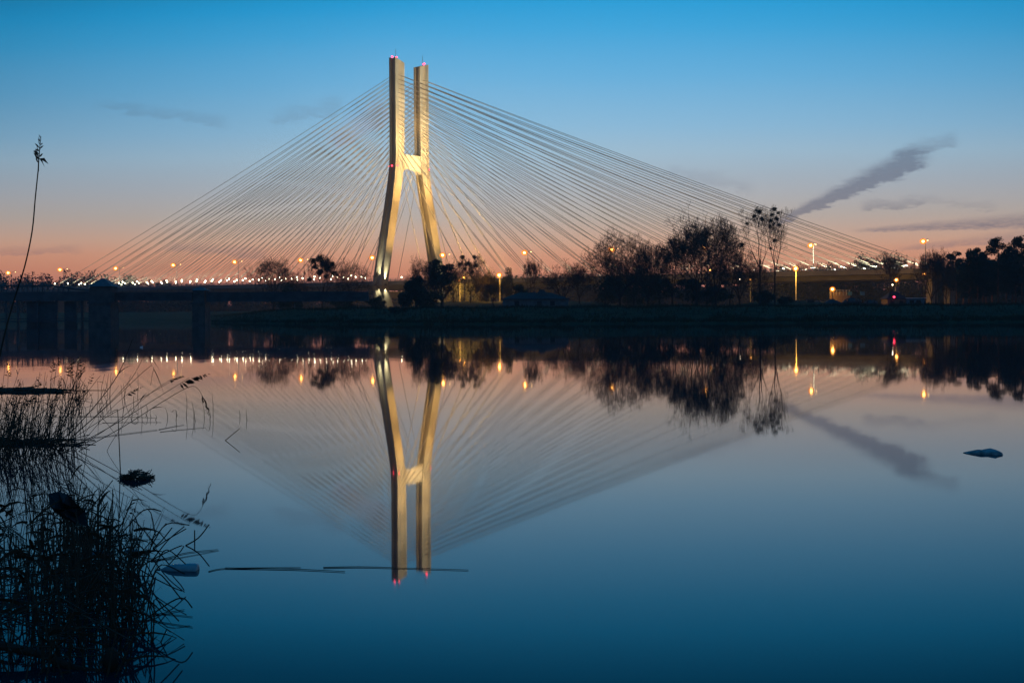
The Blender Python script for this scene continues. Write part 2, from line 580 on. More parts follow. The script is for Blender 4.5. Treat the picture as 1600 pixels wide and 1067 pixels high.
# cross beam with an arched soffit
b = MB()
prof = [(-6.6, 79.0), (6.6, 79.0), (6.9, 70.2), (6.0, 71.4), (4.6, 72.2), (2.5, 72.6), (-2.5, 72.6), (-4.6, 72.2), (-6.0, 71.4), (-6.9, 70.2)]
b.hull([(-1.75, y, z) for y, z in prof], [(1.75, y, z) for y, z in prof])
b.build('cross_beam', 'concrete', bridge)
# lower tie under the decks
b = MB(); b.box(-1.8, 1.8, -19.7, 19.7, 10.2, 13.2); b.build('deck_beam', 'concrete', bridge)

DA0, DA1 = -620.0, 460.0
for sg in (-1, 1):
    o0, o1 = sg * 1.4, sg * 19.6
    lo, hi = min(o0, o1), max(o0, o1)
    b = MB()
    b.hull([(DA0, lo, HD - 0.5), (DA0, lo, HD - 2.0), (DA0, lo + 0.5, HD - 2.1), (DA0, lo + 2.6, HD - 2.2), (DA0, lo + 4.2, HD - 3.9), (DA0, hi - 4.2, HD - 3.9),
            (DA0, hi - 2.6, HD - 2.2), (DA0, hi - 0.5, HD - 2.1), (DA0, hi, HD - 2.0), (DA0, hi, HD - 0.5)],
           [(DA1, lo, HD - 0.5), (DA1, lo, HD - 2.0), (DA1, lo + 0.5, HD - 2.1), (DA1, lo + 2.6, HD - 2.2), (DA1, lo + 4.2, HD - 3.9), (DA1, hi - 4.2, HD - 3.9),
            (DA1, hi - 2.6, HD - 2.2), (DA1, hi - 0.5, HD - 2.1), (DA1, hi, HD - 2.0), (DA1, hi, HD - 0.5)])
    dk = b.build('deck', 'deck', bridge)
    p = MB(); p.box(DA0, DA1, lo + 1.6, hi - 1.6, HD - 0.496, HD - 0.45); p.build('roadway', 'asphalt', dk)
    p = MB()
    for oo in (lo + 0.25, hi - 0.25):
        p.box(DA0, DA1, oo - 0.22, oo + 0.22, HD - 0.5, HD - 0.15)
    p.build('kerb', 'deck', dk)
    for oo in (lo + 0.25, hi - 0.25):
        p = MB()
        for zz in (0.45, 1.0): p.box(DA0, DA1, oo - 0.05, oo + 0.05, HD + zz - 0.06, HD + zz + 0.06)
        a = DA0
        while a < DA1:
            p.box(a - 0.07, a + 0.07, oo - 0.07, oo + 0.07, HD - 0.15, HD + 1.1); a += 3.0
        p.build('railing', 'steel', dk)
    # approach piers: a flat-slab column under each deck
    for a in (-580, -512, -444, -376, -316, -256, 256, 316, 376, 436):
        p = MB()
        oc = sg * 10.5
        p.hull([(a - 1.1, oc - 3.0, -1), (a + 1.1, oc - 3.0, -1), (a + 1.1, oc + 3.0, -1), (a - 1.1, oc + 3.0, -1)],
               [(a - 1.1, oc - 3.4, HD - 3.9), (a + 1.1, oc - 3.4, HD - 3.9), (a + 1.1, oc + 3.4, HD - 3.9), (a - 1.1, oc + 3.4, HD - 3.9)])
        p.build('pier', 'concrete', bridge)

# stay cables: four planes of twenty on each side
planes = [(-18.9, -1), (-2.2, -1), (2.2, 1), (18.9, 1)]
one, rest = [], MB()
cable_me = []


def cable_pts(side, k, off, leg):
    a = side * (24 + 12 * k)
    zt = 77.0 + 2.08 * k
    top = Vector((side * 1.6, leg * 9.3 + (1.1 if off > leg * 9.3 else -1.1), zt))
    bot = Vector((a, off, HD + 0.3))
    L = (top - bot).length
    sag = 0.0000175 * L * L
    pts = []
    for i in range(9):
        t = i / 8
        p = top.lerp(bot, t); p.z -= 4 * sag * t * (1 - t)
        pts.append(p)
    return pts


count = 0
for side in (1, -1):
    for pi, (off, leg) in enumerate(planes):
        for k in range(20):
            pts = cable_pts(side, k, off, leg)
            if leg < 0 or (pi == 3 and k >= 0 and side == 1):
                mb = MB(); mb.tube(pts, 0.118, 5)
                mb.build('stay_cable', 'cable', bridge); count += 1
            else:
                rest.tube(pts, 0.118, 5)
tag(rest.build('stay_cables', 'cable', bridge), kind='stuff')

# floodlight at every cable foot, shining up the cable towards the tower
fl_body = MB(); fl_body.box(-0.28, 0.16, -0.36, 0.36, -0.03, 0.58)
fl_body.box(0.16, 0.30, -0.42, -0.36, -0.06, 0.62); fl_body.box(0.16, 0.30, 0.36, 0.42, -0.06, 0.62)
fl_body.tube([(0, 0, -1.0), (0, 0, -0.03)], 0.07, 5)
fl_post = MB(); fl_post.tube([(0, 0, -3.1), (0, 0, -0.9)], 0.06, 5)
me_p = fl_post.mesh('post', 'dark')
fl_lens = MB(); fl_lens.box(0.17, 0.25, -0.33, 0.33, 0.02, 0.53)
me_b, me_l = fl_body.mesh('floodlight', 'dark'), fl_lens.mesh('lens', 'whiteled')
for side in (1, -1):
    for pi, (off, leg) in enumerate(planes):
        for k in range(20):
            foot = side * (24 + 12 * k)
            a = foot - 3.2 if side < 0 else foot + 4.2
            a = foot + 3.2 if side < 0 else a
            o = link('floodlight', me_b, bridge, (a, off - 0.55, HD + (2.6 if side < 0 else 0.4)))
            o.rotation_euler = (0, 0, 0 if side < 0 else math.pi)
            link('lens', me_l, o)
            if side < 0: link('post', me_p, o)
            if True:
                pts = cable_pts(side, k, off, leg)
                lamp('floodlight_beam', 'SPOT', (190000 if side > 0 else 220000) * (0.015 + 0.96 * (k / 19.0) ** 1.3), (1.0, 0.90, 0.58), bridge, (foot - side * 1.0, off - (0.8 if side > 0 else 1.6), HD + 0.5), pts[5], 26, 0.7, 0.12)

# tower floodlighting -------------------------------------------------
WARM = (1.0, 0.56, 0.16)
COOL = (1.0, 0.88, 0.50)
for sg in (-1, 1):
    oy = sg * 22.3
    # uplights on the ledge: outer face and right-hand face, and downlights under it
    lamp('ledge_uplight', 'SPOT', 95000, COOL, bridge, (0.0, oy + sg * 3.4, 16.7), (0.0, sg * 21.0, 28), 24, 1.0, 0.2)
    lamp('ledge_uplight', 'SPOT', 95000, COOL, bridge, (3.6, oy, 16.7), (1.4, sg * 19.4, 32), 30, 1.0, 0.2)
    lamp('ledge_downlight', 'SPOT', 9000, COOL, bridge, (0.0, oy + sg * 3.4, 15.4), (0, sg * 20.9, 9), 60, 1.0, 0.2)
    lamp('ledge_downlight', 'SPOT', 9000, COOL, bridge, (3.7, oy, 15.4), (2.2, sg * 20.6, 9), 60, 1.0, 0.2)
    # big floods on the deck beyond the tower, washing the right-hand faces
    lamp('deck_floodlight', 'SPOT', 1850000, WARM, bridge, (56.0, sg * 10.0, HD + 2.0), (0.0, sg * 9.2, 78), 30, 1.0, 0.6)
    lamp('deck_floodlight', 'SPOT', 560000, WARM, bridge, (44.0, sg * 12.0, HD + 2.0), (0.0, sg * 14.0, 50), 44, 1.0, 0.6)
    lamp('deck_floodlight', 'SPOT', 1350000, WARM, bridge, (50.0, sg * 10.0, HD + 2.0), (0.0, sg * 9.3, 108), 26, 1.0, 0.6)
    lamp('deck_floodlight', 'SPOT', 380000, WARM, bridge, (-52.0, sg * 10.0, HD + 2.0), (0.0, sg * 9.5, 88), 44, 1.0, 0.6)
# lights on the cross beam, washing the inner faces of the legs
lamp('beam_floodlight', 'SPOT', 34000, WARM, bridge, (0.0, -4.5, 80.0), (0.0, 6.0, 104), 60, 1.0, 0.5)
lamp('beam_floodlight', 'SPOT', 34000, WARM, bridge, (0.0, 4.5, 80.0), (0.0, -6.0, 104), 60, 1.0, 0.5)
lamp('beam_floodlight', 'SPOT', 170000, WARM, bridge, (3.0, -17.5, 19.0), (0.0, 13.0, 64), 44, 1.0, 0.5)
lamp('beam_floodlight', 'SPOT', 170000, WARM, bridge, (3.0, 17.5, 19.0), (0.0, -13.0, 64), 44, 1.0, 0.5)

# ------------------------------------------------------------------ lamps
lp = MB()
# tall double-armed lamps on the bridge
me_pole = MB(); me_pole.tube([(0, 0, -0.5), (0, 0, 9.9)], [0.17, 0.10], 6)
me_pole = me_pole.mesh('pole', 'pole')


def lamp_head(parent, y, z, bright, sc=1.0, light=None):
    h_ = MB(); h_.box(-0.3 * sc, 0.3 * sc, y - 0.5 * sc, y + 0.5 * sc, z + 0.3, z + 0.46)
    hd = h_.build('lamp_head', 'dark', parent)
    g_ = MB()
    if bright:
        g_.ball((0, y, z - 0.6), 0.62 * sc, 12, 8, 1.0, 1.0, 0.85)
        o_ = MB(); o_.ball((0, y, z - 0.6), 1.5 * sc, 14, 9, 1.0, 1.0, 0.85); o_.build('lamp_halo', 'halo', hd, True)  # added halo shell, far wider than the bulb itself
    else: g_.ball((0, y, z), 0.36 * sc, 8, 5, 1.0, 1.05, 0.55)
    g_.build('bulb_glass', 'sodium' if bright else 'sodium_far', hd)
    return hd


import numpy as np


def deck_at(xp, off, z):
    """bridge station whose point (off, z) falls in image column xp"""
    lo, hi = -420.0, 330.0
    c, s = math.cos(TH), math.sin(TH)
    for _ in range(60):
        mid = (lo + hi) / 2
        Xw = BP[0] + mid * c + off * s
        Yw = BP[1] - mid * s + off * c
        u = 800 + F * Xw / Yw
        if u < xp: lo = mid
        else: hi = mid
    return lo


def bw(a, o, z):
    c, s = math.cos(TH), math.sin(TH)
    return Vector((BP[0] + a * c + o * s, BP[1] - a * s + o * c, z))


bl = [(13, 'farthest left'), (94, None), (181, None), (271, None), (367, None), (470, None), (582, None), (692, None), (820, None), (956, None), (1102, None), (1267, None), (1443, None)]
names13 = ['double-armed orange street lamp on the bridge deck over the weir, first from the left',
           'double-armed orange street lamp on the bridge deck just left of the first lit cable feet',
           'double-armed orange street lamp on the bridge deck above the large capped weir pier',
           'double-armed orange street lamp on the bridge between the two capped weir piers, among the cables',
           'double-armed orange street lamp on the bridge just right of the small capped weir pier',
           'double-armed orange street lamp on the bridge above the dark mistletoe tree',
           'double-armed orange street lamp on the bridge just left of the near tower leg',
           'bridge street lamp just right of the far tower leg, over the round tree',
           'double-armed orange street lamp on the bridge above the low hip-roofed house',
           'bridge street lamp shining through the broad domed bare tree',
           'double-armed orange street lamp on the bridge shining through the largest bare tree',
           'tall double-armed street lamp on the bridge standing among the right-hand lit cable feet',
           'highest orange street lamp on the bridge beyond the end of the right-hand cables']
ytop = [425, 420, 418, 413, 408, 405, 401, 397, 393, 388, 384, 381.5, 375]
for (xp, _), lb, yt in zip(bl, names13, ytop):
    a = deck_at(xp, -2.6, 28)
    base = bw(a, 0, HD - 0.4)
    head = bw(a, -2.6, 0)
    zt = CH + (hor(xp) - yt) * head.y / F
    hgt = zt - base.z
    e = empty('street_lamp', base, -TH)
    tag(e, lb, 'street lamp', 'double-armed lamps along the bridge')
    po = MB(); po.tube([(0, 0, 0.0), (0, 0, hgt)], [0.2, 0.12], 6); po.build('pole', 'pole', e)
    ar = MB(); ar.tube([(0, -2.4, hgt + 0.35), (0, 0, hgt - 0.1), (0, 2.4, hgt + 0.35)], 0.08, 5); ar.build('arm', 'pole', e)
    lamp_head(e, -2.6, hgt + 0.05, True, 1.0 if xp < 1200 else 0.85)
    lamp_head(e, 2.6, hgt + 0.05, False, 0.9)
    lamp('sodium_light', 'SPOT', 9000, (1.0, 0.5, 0.12), e, (0, -2.6, hgt - 0.7), (0, -2.6, 0), 150, 0.6, 0.3)

# lamps on the ground
gl = [(780, 429.5, 412, 'orange street lamp with a tall lit post left of the hip-roofed house', True, 0.75, 9000),
      (1242.5, 419.5, 430, 'orange street lamp with a tall lit post right of the two slender mistletoe trees', True, 0.8, 13000),
      (1300, 451.5, 405, 'short bright orange lamp standing above the small lit hut', True, 0.7, 1100),
      (1399.5, 437, 455, 'orange street lamp in front of the bridge girder above the dark gabled house', True, 0.7, 30001),
      (1443, 428, 450, 'orange street lamp in front of the bridge girder right of the dark gabled house', True, 0.55, 30001),
      (725, 433.0, 455, 'orange park lamp between the round tree and the mistletoe tree', True, 0.5, 130000),
      (718, 438.5, 470, 'small yellow park lamp half hidden by branches, left one of the pair', True, 0.36, 70000),
      (1109, 421.5, 470, 'orange street lamp glimpsed low through the largest bare tree', True, 0.42, 1500),
      (1172, 437, 480, 'small yellow lamp behind the slender mistletoe trees', True, 0.36, 14000),
      (616, 428, 0, '', True, 0.36, 0)]
for xp, yp, d, lb, br, sc, en in gl:
    if not lb: continue
    p = at(xp, yp, d)
    zg = gz(p.x, p.y)
    e = empty('street_lamp', (p.x, p.y, zg - 0.1))
    tag(e, lb, 'street lamp', 'orange lamps on the far bank')
    hgt = p.z - zg
    po = MB(); po.tube([(0.25 * sc, 0, 0), (0.25 * sc, 0, hgt + 0.1)], [0.17, 0.11], 6); po.build('pole', 'pole' if xp in (780, 1242.5) else 'dark', e)  # posts meant to look unlit take dark metal: their shade is in the colour
    ar = MB(); ar.tube([(0.25 * sc, 0, hgt + 0.1), (0, -0.5, hgt + 0.5 * sc + 0.1)], 0.07, 5); ar.build('arm', 'pole', e)
    hd = MB(); hd.box(-0.25 * sc, 0.25 * sc, -0.85, -0.35, hgt + 0.5 * sc, hgt + 0.5 * sc + 0.15); hd = hd.build('lamp_head', 'dark', e)
    g_ = MB(); g_.ball((0, -0.6, hgt), 0.56 * sc, 12, 8, 1, 1, 0.9); g_.build('bulb_glass', 'sodium', hd)
    g_ = MB(); g_.ball((0, -0.6, hgt), 1.25 * sc, 14, 9, 1, 1, 0.9); g_.build('lamp_halo', 'halo', hd, True)  # halo round the bulb, modelled as an added glowing shell
    lamp('sodium_light', 'POINT', min(en, 200000) if en < 30000 or en > 30001 else 5000, (1.0, 0.48, 0.06), e, (0, -3.0 if xp == 1242.5 else 9.0 if xp in (718, 725) else -5.0, hgt - 0.9), size=0.4)
    if xp == 1300: lamp('sodium_light', 'POINT', 1500, (1.0, 0.42, 0.05), e, (-0.5, 3.6, hgt - 0.7), size=0.4)
    if en == 30001:
        lamp('sodium_light', 'SPOT', 12000, (1.0, 0.42, 0.06), e, (0, 2.2, hgt), (0, 40, hgt + 1.0), 95, 0.8, 0.4)

# ------------------------------------------------------------------ trees


def grow(rng, H, spread=1.0, depth=9, limbs=5, trunk=0.16, ratio=0.80, ang=(14, 36), up=0.10, r0=None, lean=0.0, shoots=0.55):
    """bare deciduous tree that keeps forking from a short trunk into a domed, twiggy crown"""
    tr, cr = MB(), MB()
    r0 = r0 or H * 0.021

    def seg(p, d, L, r, lev):
        n = 4 if lev < 2 else 3 if lev < 5 else 2
        pts, rad = [p], [r]
        dd = d.copy()
        for i in range(n):
            j = 0.07 + 0.015 * lev
            dd = dd + Vector((rng.gauss(0, j), rng.gauss(0, j), rng.gauss(0, j * 0.6) + up * 0.25))
            dd.normalize()
            pts.append(pts[-1] + dd * (L / n)); rad.append(max(r * (1 - 0.26 * (i + 1) / n), 0.030))
        (tr if lev <= 2 else cr).tube(pts, rad, 6 if lev < 2 else 4 if lev < 5 else 3, cap=False)
        if lev >= 2 and rng.random() < (0.9 if lev < 4 else shoots):                       # side shoots fill the inside of the crown
            q = pts[rng.randrange(1, len(pts))]
            a = dd.orthogonal().normalized(); b_ = dd.cross(a); th = rng.uniform(0, 6.283)
            nd = (dd * 0.55 + (a * math.cos(th) + b_ * math.sin(th)) + Vector((0, 0, 0.15))).normalized()
            if lev + 3 <= depth: seg(q, nd, L * 0.6, r * 0.4, lev + 3)
            else:
                cr.tube([q, q + nd * L * 0.8], [0.034, 0.026], 3, cap=False)
        if lev >= depth: return
        k = 3 if rng.random() < (0.30 if lev < depth - 1 else 0.75) else 2
        th0 = rng.uniform(0, 6.283)
        a = dd.orthogonal().normalized(); b_ = dd.cross(a)
        for c in range(k):
            th = th0 + c * 2 * math.pi / k + rng.uniform(-0.35, 0.35)
            an = math.radians(rng.uniform(*ang)) * (1.0 if c else 0.75)
            nd = dd * math.cos(an) + (a * math.cos(th) + b_ * math.sin(th)) * math.sin(an)
            nd.z += up
            nd.x *= spread; nd.y *= spread
            nd.normalize()
            seg(pts[-1], nd, L * ratio * rng.uniform(0.78, 1.16), max(rad[-1] * rng.uniform(0.62, 0.80), 0.030), lev + 1)

    d0 = Vector((lean, 0, 1)).normalized()
    top = Vector((lean * H * trunk, 0, H * trunk))
    tr.tube([Vector((0, 0, -0.4)), Vector((0, 0, H * trunk * 0.4)), top], [r0 * 1.35, r0 * 1.05, r0 * 0.95], 8, cap=False)
    th0 = rng.uniform(0, 6.28)
    for c in range(limbs):
        th = th0 + c * 2 * math.pi / limbs + rng.uniform(-0.3, 0.3)
        an = math.radians(rng.uniform(18, 46)) * (0.35 if c == 0 else 1.0)
        nd = Vector((math.cos(th) * math.sin(an) * spread, math.sin(th) * math.sin(an) * spread, math.cos(an))).normalized()
        seg(top - Vector((0, 0, H * trunk * rng.uniform(0, 0.3))), nd, H * 0.19, r0 * rng.uniform(0.5, 0.7), 1)
    return tr, cr, []


def scatter(mb, rng, c, rx, ry, rz, n, s0, s1, shell=0.0):
    for _ in range(n):
        while True:
            v = Vector((rng.uniform(-1, 1), rng.uniform(-1, 1), rng.uniform(-1, 1)))
            if v.length <= 1 and v.length >= shell: break
        p = Vector((c[0] + v.x * rx, c[1] + v.y * ry, c[2] + v.z * rz))
        s = rng.uniform(s0, s1)
        a = Vector((rng.gauss(0, 1), rng.gauss(0, 1), rng.gauss(0, 1))).normalized() * s
        bvec = Vector((rng.gauss(0, 1), rng.gauss(0, 1), rng.gauss(0, 1))).normalized() * s * 0.6
        mb.tri(p - a * 0.5, p + a * 0.5, p + bvec)


def pack(tr, cr, nm):
    return tr.mesh(nm + ' trunk', 'bark'), cr.mesh(nm + ' crown', 'bark')


variants = {}
rng = random.Random(11)
for i in range(5):                                             # broad bare crowns
    variants['broad%d' % i] = grow(random.Random(140 + i), 24, 1.15, 8, 6, 0.12, 0.82, (16, 40), 0.05, shoots=0.54)
for i in range(3):                                             # upright, narrower
    variants['tall%d' % i] = grow(random.Random(240 + i), 24, 0.85, 8, 4, 0.22, 0.82, (12, 30), 0.14, r0=0.34, shoots=0.7)
for i in range(2):                                             # slender, high crown (mistletoe carriers)
    variants['slim%d' % i] = grow(random.Random(340 + i), 32, 0.7, 7, 4, 0.52, 0.76, (14, 34), 0.12, r0=0.36)
VM, VTOP = {}, {}
for k_, (tr, cr, tips) in variants.items():
    VM[k_] = pack(tr, cr, k_)
    zs = sorted(v[2] for v in cr.v); xs = sorted(math.hypot(v[0], v[1]) for v in cr.v)
    VTOP[k_] = (zs[int(len(zs) * 0.997)], xs[int(len(xs) * 0.97)], tips)


def ball_mesh(seed, r):
    mb = MB(); rg = random.Random(seed)
    scatter(mb, rg, (0, 0, 0), r * 0.8, r * 0.8, r * 0.7, 190, 0.2, 0.42)
    for _ in range(4):
        v = Vector((rg.gauss(0, 1), rg.gauss(0, 1), rg.gauss(0, 0.7))).normalized() * r * 0.62
        scatter(mb, rg, v, r * 0.42, r * 0.42, r * 0.36, 60, 0.18, 0.4)
    for _ in range(60):
        d = Vector((rg.gauss(0, 1), rg.gauss(0, 1), rg.gauss(0, 1))).normalized()
        mb.tube([(0, 0, 0), d * r * rg.uniform(0.9, 1.2)], 0.02, 3, cap=False)
    return mb.mesh('mistletoe', 'mistle')


ball_me = [ball_mesh(i, 1.0) for i in range(3)]


def bare(xp, ytop, d, half_px, var, label, group='bare trees on the far bank', mist=(), rz=None, cat='tree', name='bare_tree'):
    p = at(xp, ytop, d)
    zg = gz(p.x, p.y)
    e = empty(name, (p.x, p.y, zg))
    tag(e, label, cat, group)
    top, half, tips = VTOP[var]
    sz = (p.z - zg) / top
    sx = (half_px * 1.08 * d / F) / half
    tm, cm = VM[var]
    t_ = link('trunk', tm, e); c_ = link('crown', cm, e)
    rz = random.Random(int(xp * 7)).uniform(0, 6.28) if rz is None else rz
    for o in (t_, c_):
        o.scale = (sx, sx, sz); o.rotation_euler = (0, 0, rz)
    for i, (mx_, my_, r_) in enumerate(mist):
        q = at(mx_, my_, d)
        o = link('mistletoe', ball_me[i % 3], e, (q.x - p.x, random.Random(i).uniform(-0.6, 0.6), q.z - zg))
        o.scale = (r_ * 0.6, r_ * 0.6, r_ * 0.6)
        o.rotation_euler = (i, i * 2, i * 3)
    return e


bare(427, 402, 420, 44, 'broad0', 'bushy bare tree with a wide low crown, left of the mistletoe-laden dark tree')
bare(503, 399, 405, 24, 'tall0', 'small dark tree crammed with mistletoe clumps left of the tower', mist=[(488, 408, 2.2), (500, 404, 2.4), (505, 411, 2.6), (493, 417, 2.0), (512, 420, 2.2), (522, 427, 1.7), (498, 426, 2.0), (510, 432, 1.6), (484, 436, 1.6), (519, 413, 1.5)])
bare(547, 406, 400, 34, 'broad1', 'rounded bare tree just left of the near tower leg')
bare(462, 420, 430, 26, 'broad3', 'low twiggy tree between the bushy bare tree and the mistletoe one')
bare(655, 402, 405, 24, 'broad4', 'small bare tree between the tower legs and the round evergreen')
bare(735, 399, 400, 22, 'tall1', 'bare tree with a few mistletoe clumps beside the park lamp', mist=[(722, 402, 1.5), (731, 412, 1.6), (741, 401, 1.3), (744, 415, 1.5), (727, 420, 1.2), (738, 425, 1.2), (718, 413, 1.0)])
bare(770, 432, 385, 22, 'broad2', 'small leaning bare tree left of the hip-roofed house')
bare(828, 405, 375, 20, 'tall2', 'thin bare tree rising behind the left half of the house roof')
bare(880, 408, 380, 42, 'broad3', 'wide open-crowned bare tree behind the right end of the house')
bare(905, 416, 392, 26, 'broad0', 'small bare tree right of the house in front of the bright gap under the deck')
bare(968, 361, 372, 52, 'broad4', 'broad bare tree with a domed crown, first left of the largest tree')
bare(1012, 385, 366, 38, 'broad1', 'lower bare tree filling the gap left of the largest tree')
bare(1088, 336, 360, 66, 'broad2', 'largest bare tree with a huge spreading crown right of centre')
bare(1118, 345, 372, 50, 'broad0', 'tall spreading bare tree overlapping the right side of the largest tree', mist=[(1112, 366, 0.8)])
bare(1050, 366, 378, 34, 'tall0', 'bare tree standing close against the left flank of the largest tree')
bare(990, 372, 400, 40, 'broad3', 'bare tree filling in behind the broad domed one', rz=1.0)
bare(945, 388, 392, 34, 'broad1', 'low spreading bare tree at the left end of the tall group', rz=2.2)
bare(1104, 340, 398, 46, 'tall1', 'tall bare tree behind the right half of the largest tree', rz=3.0)
bare(1140, 366, 390, 34, 'broad2', 'bare tree filling in left of the low mistletoe tree', rz=4.0)
bare(1030, 380, 396, 34, 'tall1', 'upright bare tree in the dip left of the largest tree', rz=5.0)
bare(1155, 382, 368, 36, 'broad3', 'low bare tree with a mistletoe clump left of the two slender trees', mist=[(1158, 383, 1.6), (1150, 398, 0.9)])
bare(1178, 408, 400, 26, 'broad4', 'small bare tree lit orange from behind, under the slender trees')
bare(1187, 321, 365, 32, 'slim0', 'slender tall tree topped with mistletoe, left one of the pair', mist=[(1186, 331, 1.35), (1178, 338, 1.1), (1191, 342, 1.2), (1167, 350, 0.9), (1181, 329, 0.8)])
bare(1210, 322, 362, 20, 'slim1', 'slender tall tree topped with mistletoe, right one of the pair', mist=[(1210, 327, 1.3), (1206, 336, 1.2), (1214, 341, 1.3), (1204, 345, 1.0), (1217, 352, 1.1), (1211, 376, 1.2), (1204, 388, 0.8), (1216, 333, 0.9)])
bare(1392, 394, 400, 28, 'tall2', 'dark bare tree in front of the far right cable feet')
bare(1441, 396, 405, 18, 'tall1', 'thin bare tree below the highest street lamp')
bare(1462, 391, 400, 24, 'tall0', 'bare tree between the highest street lamp and the pines')
bare(1455, 399, 392, 26, 'broad4', 'bushy bare tree hiding the right end of the bridge deck')
bare(1478, 389, 415, 20, 'broad1', 'bare tree leaning against the left edge of the pines')

# round evergreen trees and bushes


def dense(xp, ytop, d, half_px, label, trunk=True, seed=1, n=5200, base_px=None, cat='tree', name='evergreen_tree', group='dense dark trees on the far bank', low=0.22, m='leaf'):
    rg = random.Random(seed)
    p = at(xp, ytop, d); zg = gz(p.x, p.y)
    Ht = p.z - zg; hw = half_px * d / F
    e = empty(name, (p.x, p.y, zg)); tag(e, label, cat, group)
    cr = MB()
    cz = Ht * (0.5 + low / 2); rz_ = Ht * (1 - low) / 2
    k = max(10, int(n / 330))
    for i in range(k):
        th = rg.uniform(0, 2 * math.pi); ph = math.acos(rg.uniform(-1, 1)); rr = rg.uniform(0.45, 1.02)
        c = (hw * rr * math.sin(ph) * math.cos(th), hw * rr * math.sin(ph) * math.sin(th), cz + rz_ * rr * math.cos(ph))
        q = rg.uniform(0.16, 0.38)
        scatter(cr, rg, c, hw * q, hw * q, rz_ * q * 1.05, n // k, 0.28, 0.62)
    scatter(cr, rg, (rg.uniform(-.12, .12) * hw, 0, cz), hw * 0.66, hw * 0.66, rz_ * 0.72, n // 3, 0.4, 0.8)
    cr.build('crown', m, e)
    if trunk:
        t_ = MB()
        t_.tube([(0, 0, -0.4), (0.1, 0, Ht * 0.16), (-0.15, 0, Ht * 0.3), (0.1, 0, Ht * 0.7)], [Ht * 0.035, Ht * 0.028, Ht * 0.022, 0.08], 7)
        for i in range(5):
            a_ = i * 1.3 + rg.random()
            t_.tube([(0, 0, Ht * 0.15), (hw * 0.35 * math.cos(a_), hw * 0.35 * math.sin(a_), Ht * 0.36), (hw * 0.7 * math.cos(a_), hw * 0.7 * math.sin(a_), Ht * 0.6)], [Ht * 0.02, Ht * 0.013, 0.05], 5)
        t_.build('trunk', 'bark', e)
    return e


dense(690, 406, 385, 33, 'round dense evergreen tree with a thick dark trunk right of the far tower leg', seed=3, low=0.36)
dense(650, 424, 378, 20, 'dense dark tree covering the foot of the tower on its right', seed=4, low=0.12)
bare(672, 412, 392, 26, 'broad2', 'bare tree behind the left side of the round evergreen', rz=2.0)
bare(708, 404, 410, 26, 'broad3', 'bare tree lit from below between the round evergreen and the park lamps', rz=1.2)
bare(750, 412, 415, 26, 'broad1', 'bare tree just right of the mistletoe tree by the park lamp', rz=4.4)
dense(668, 447, 372, 24, 'low spreading bush left of the trunk of the round evergreen', seed=31, low=0.0, n=2600, name='bush', cat='bush', trunk=False)
dense(632, 452, 374, 16, 'low bush against the right side of the tower foot', seed=32, low=0.0, n=1600, name='bush', cat='bush', trunk=False)
dense(590, 462, 395, 18, 'low bush left of the tower foot', seed=33, low=0.0, n=1500, name='bush', cat='bush', trunk=False)
dense(535, 455, 400, 26, 'low bush under the rounded bare tree left of the tower', seed=34, low=0.0, n=2200, name='bush', cat='bush', trunk=False)
dense(760, 424, 440, 24, 'dark rounded tree behind the grass, right of the mistletoe tree', seed=5, low=0.1, n=3600)
dense(793, 425, 450, 16, 'dark tree just right of the tall lit lamp post', seed=6, low=0.1, n=3000)
dense(812, 440, 405, 14, 'small bush lit yellow beside the tall lit lamp post', seed=7, low=0.05, n=1800, name='bush', cat='bush', trunk=False)
dense(955, 424, 390, 40, 'dense undergrowth bush below the broad domed bare tree', seed=8, low=0.02, n=4200, name='bush', cat='bush', trunk=False)
dense(1030, 424, 385, 34, 'dense undergrowth bush left of the trunk of the largest tree', seed=9, low=0.05, n=3600, name='bush', cat='bush', trunk=False)
dense(1120, 440, 388, 30, 'undergrowth bush right of the trunk of the largest tree', seed=23, low=0.02, n=3000, name='bush', cat='bush', trunk=False)
dense(1075, 428, 392, 36, 'dense undergrowth bush behind the trunk of the largest tree', seed=19, low=0.02, n=3600, name='bush', cat='bush', trunk=False)
dense(992, 416, 396, 36, 'tall dense undergrowth bush under the broad domed bare tree', seed=20, low=0.02, n=4200, name='bush', cat='bush', trunk=False)
dense(1195, 452, 372, 22, 'dark bush around the foot of the slender mistletoe trees', seed=10, low=0.02, n=2600, name='bush', cat='bush', trunk=False)
dense(455, 446, 405, 34, 'wide dark bush under the bare trees left of the tower', seed=12, low=0.02, n=3600, name='bush', cat='bush', trunk=False)
dense(618, 480, 330, 14, 'low bank bush at the foot of the near tower leg', seed=13, low=0.0, n=900, name='bush', cat='bush', trunk=False)
dense(1225, 462, 378, 14, 'low dark bush left of the lit green slope', seed=14, low=0.0, n=1200, name='bush', cat='bush', trunk=False)


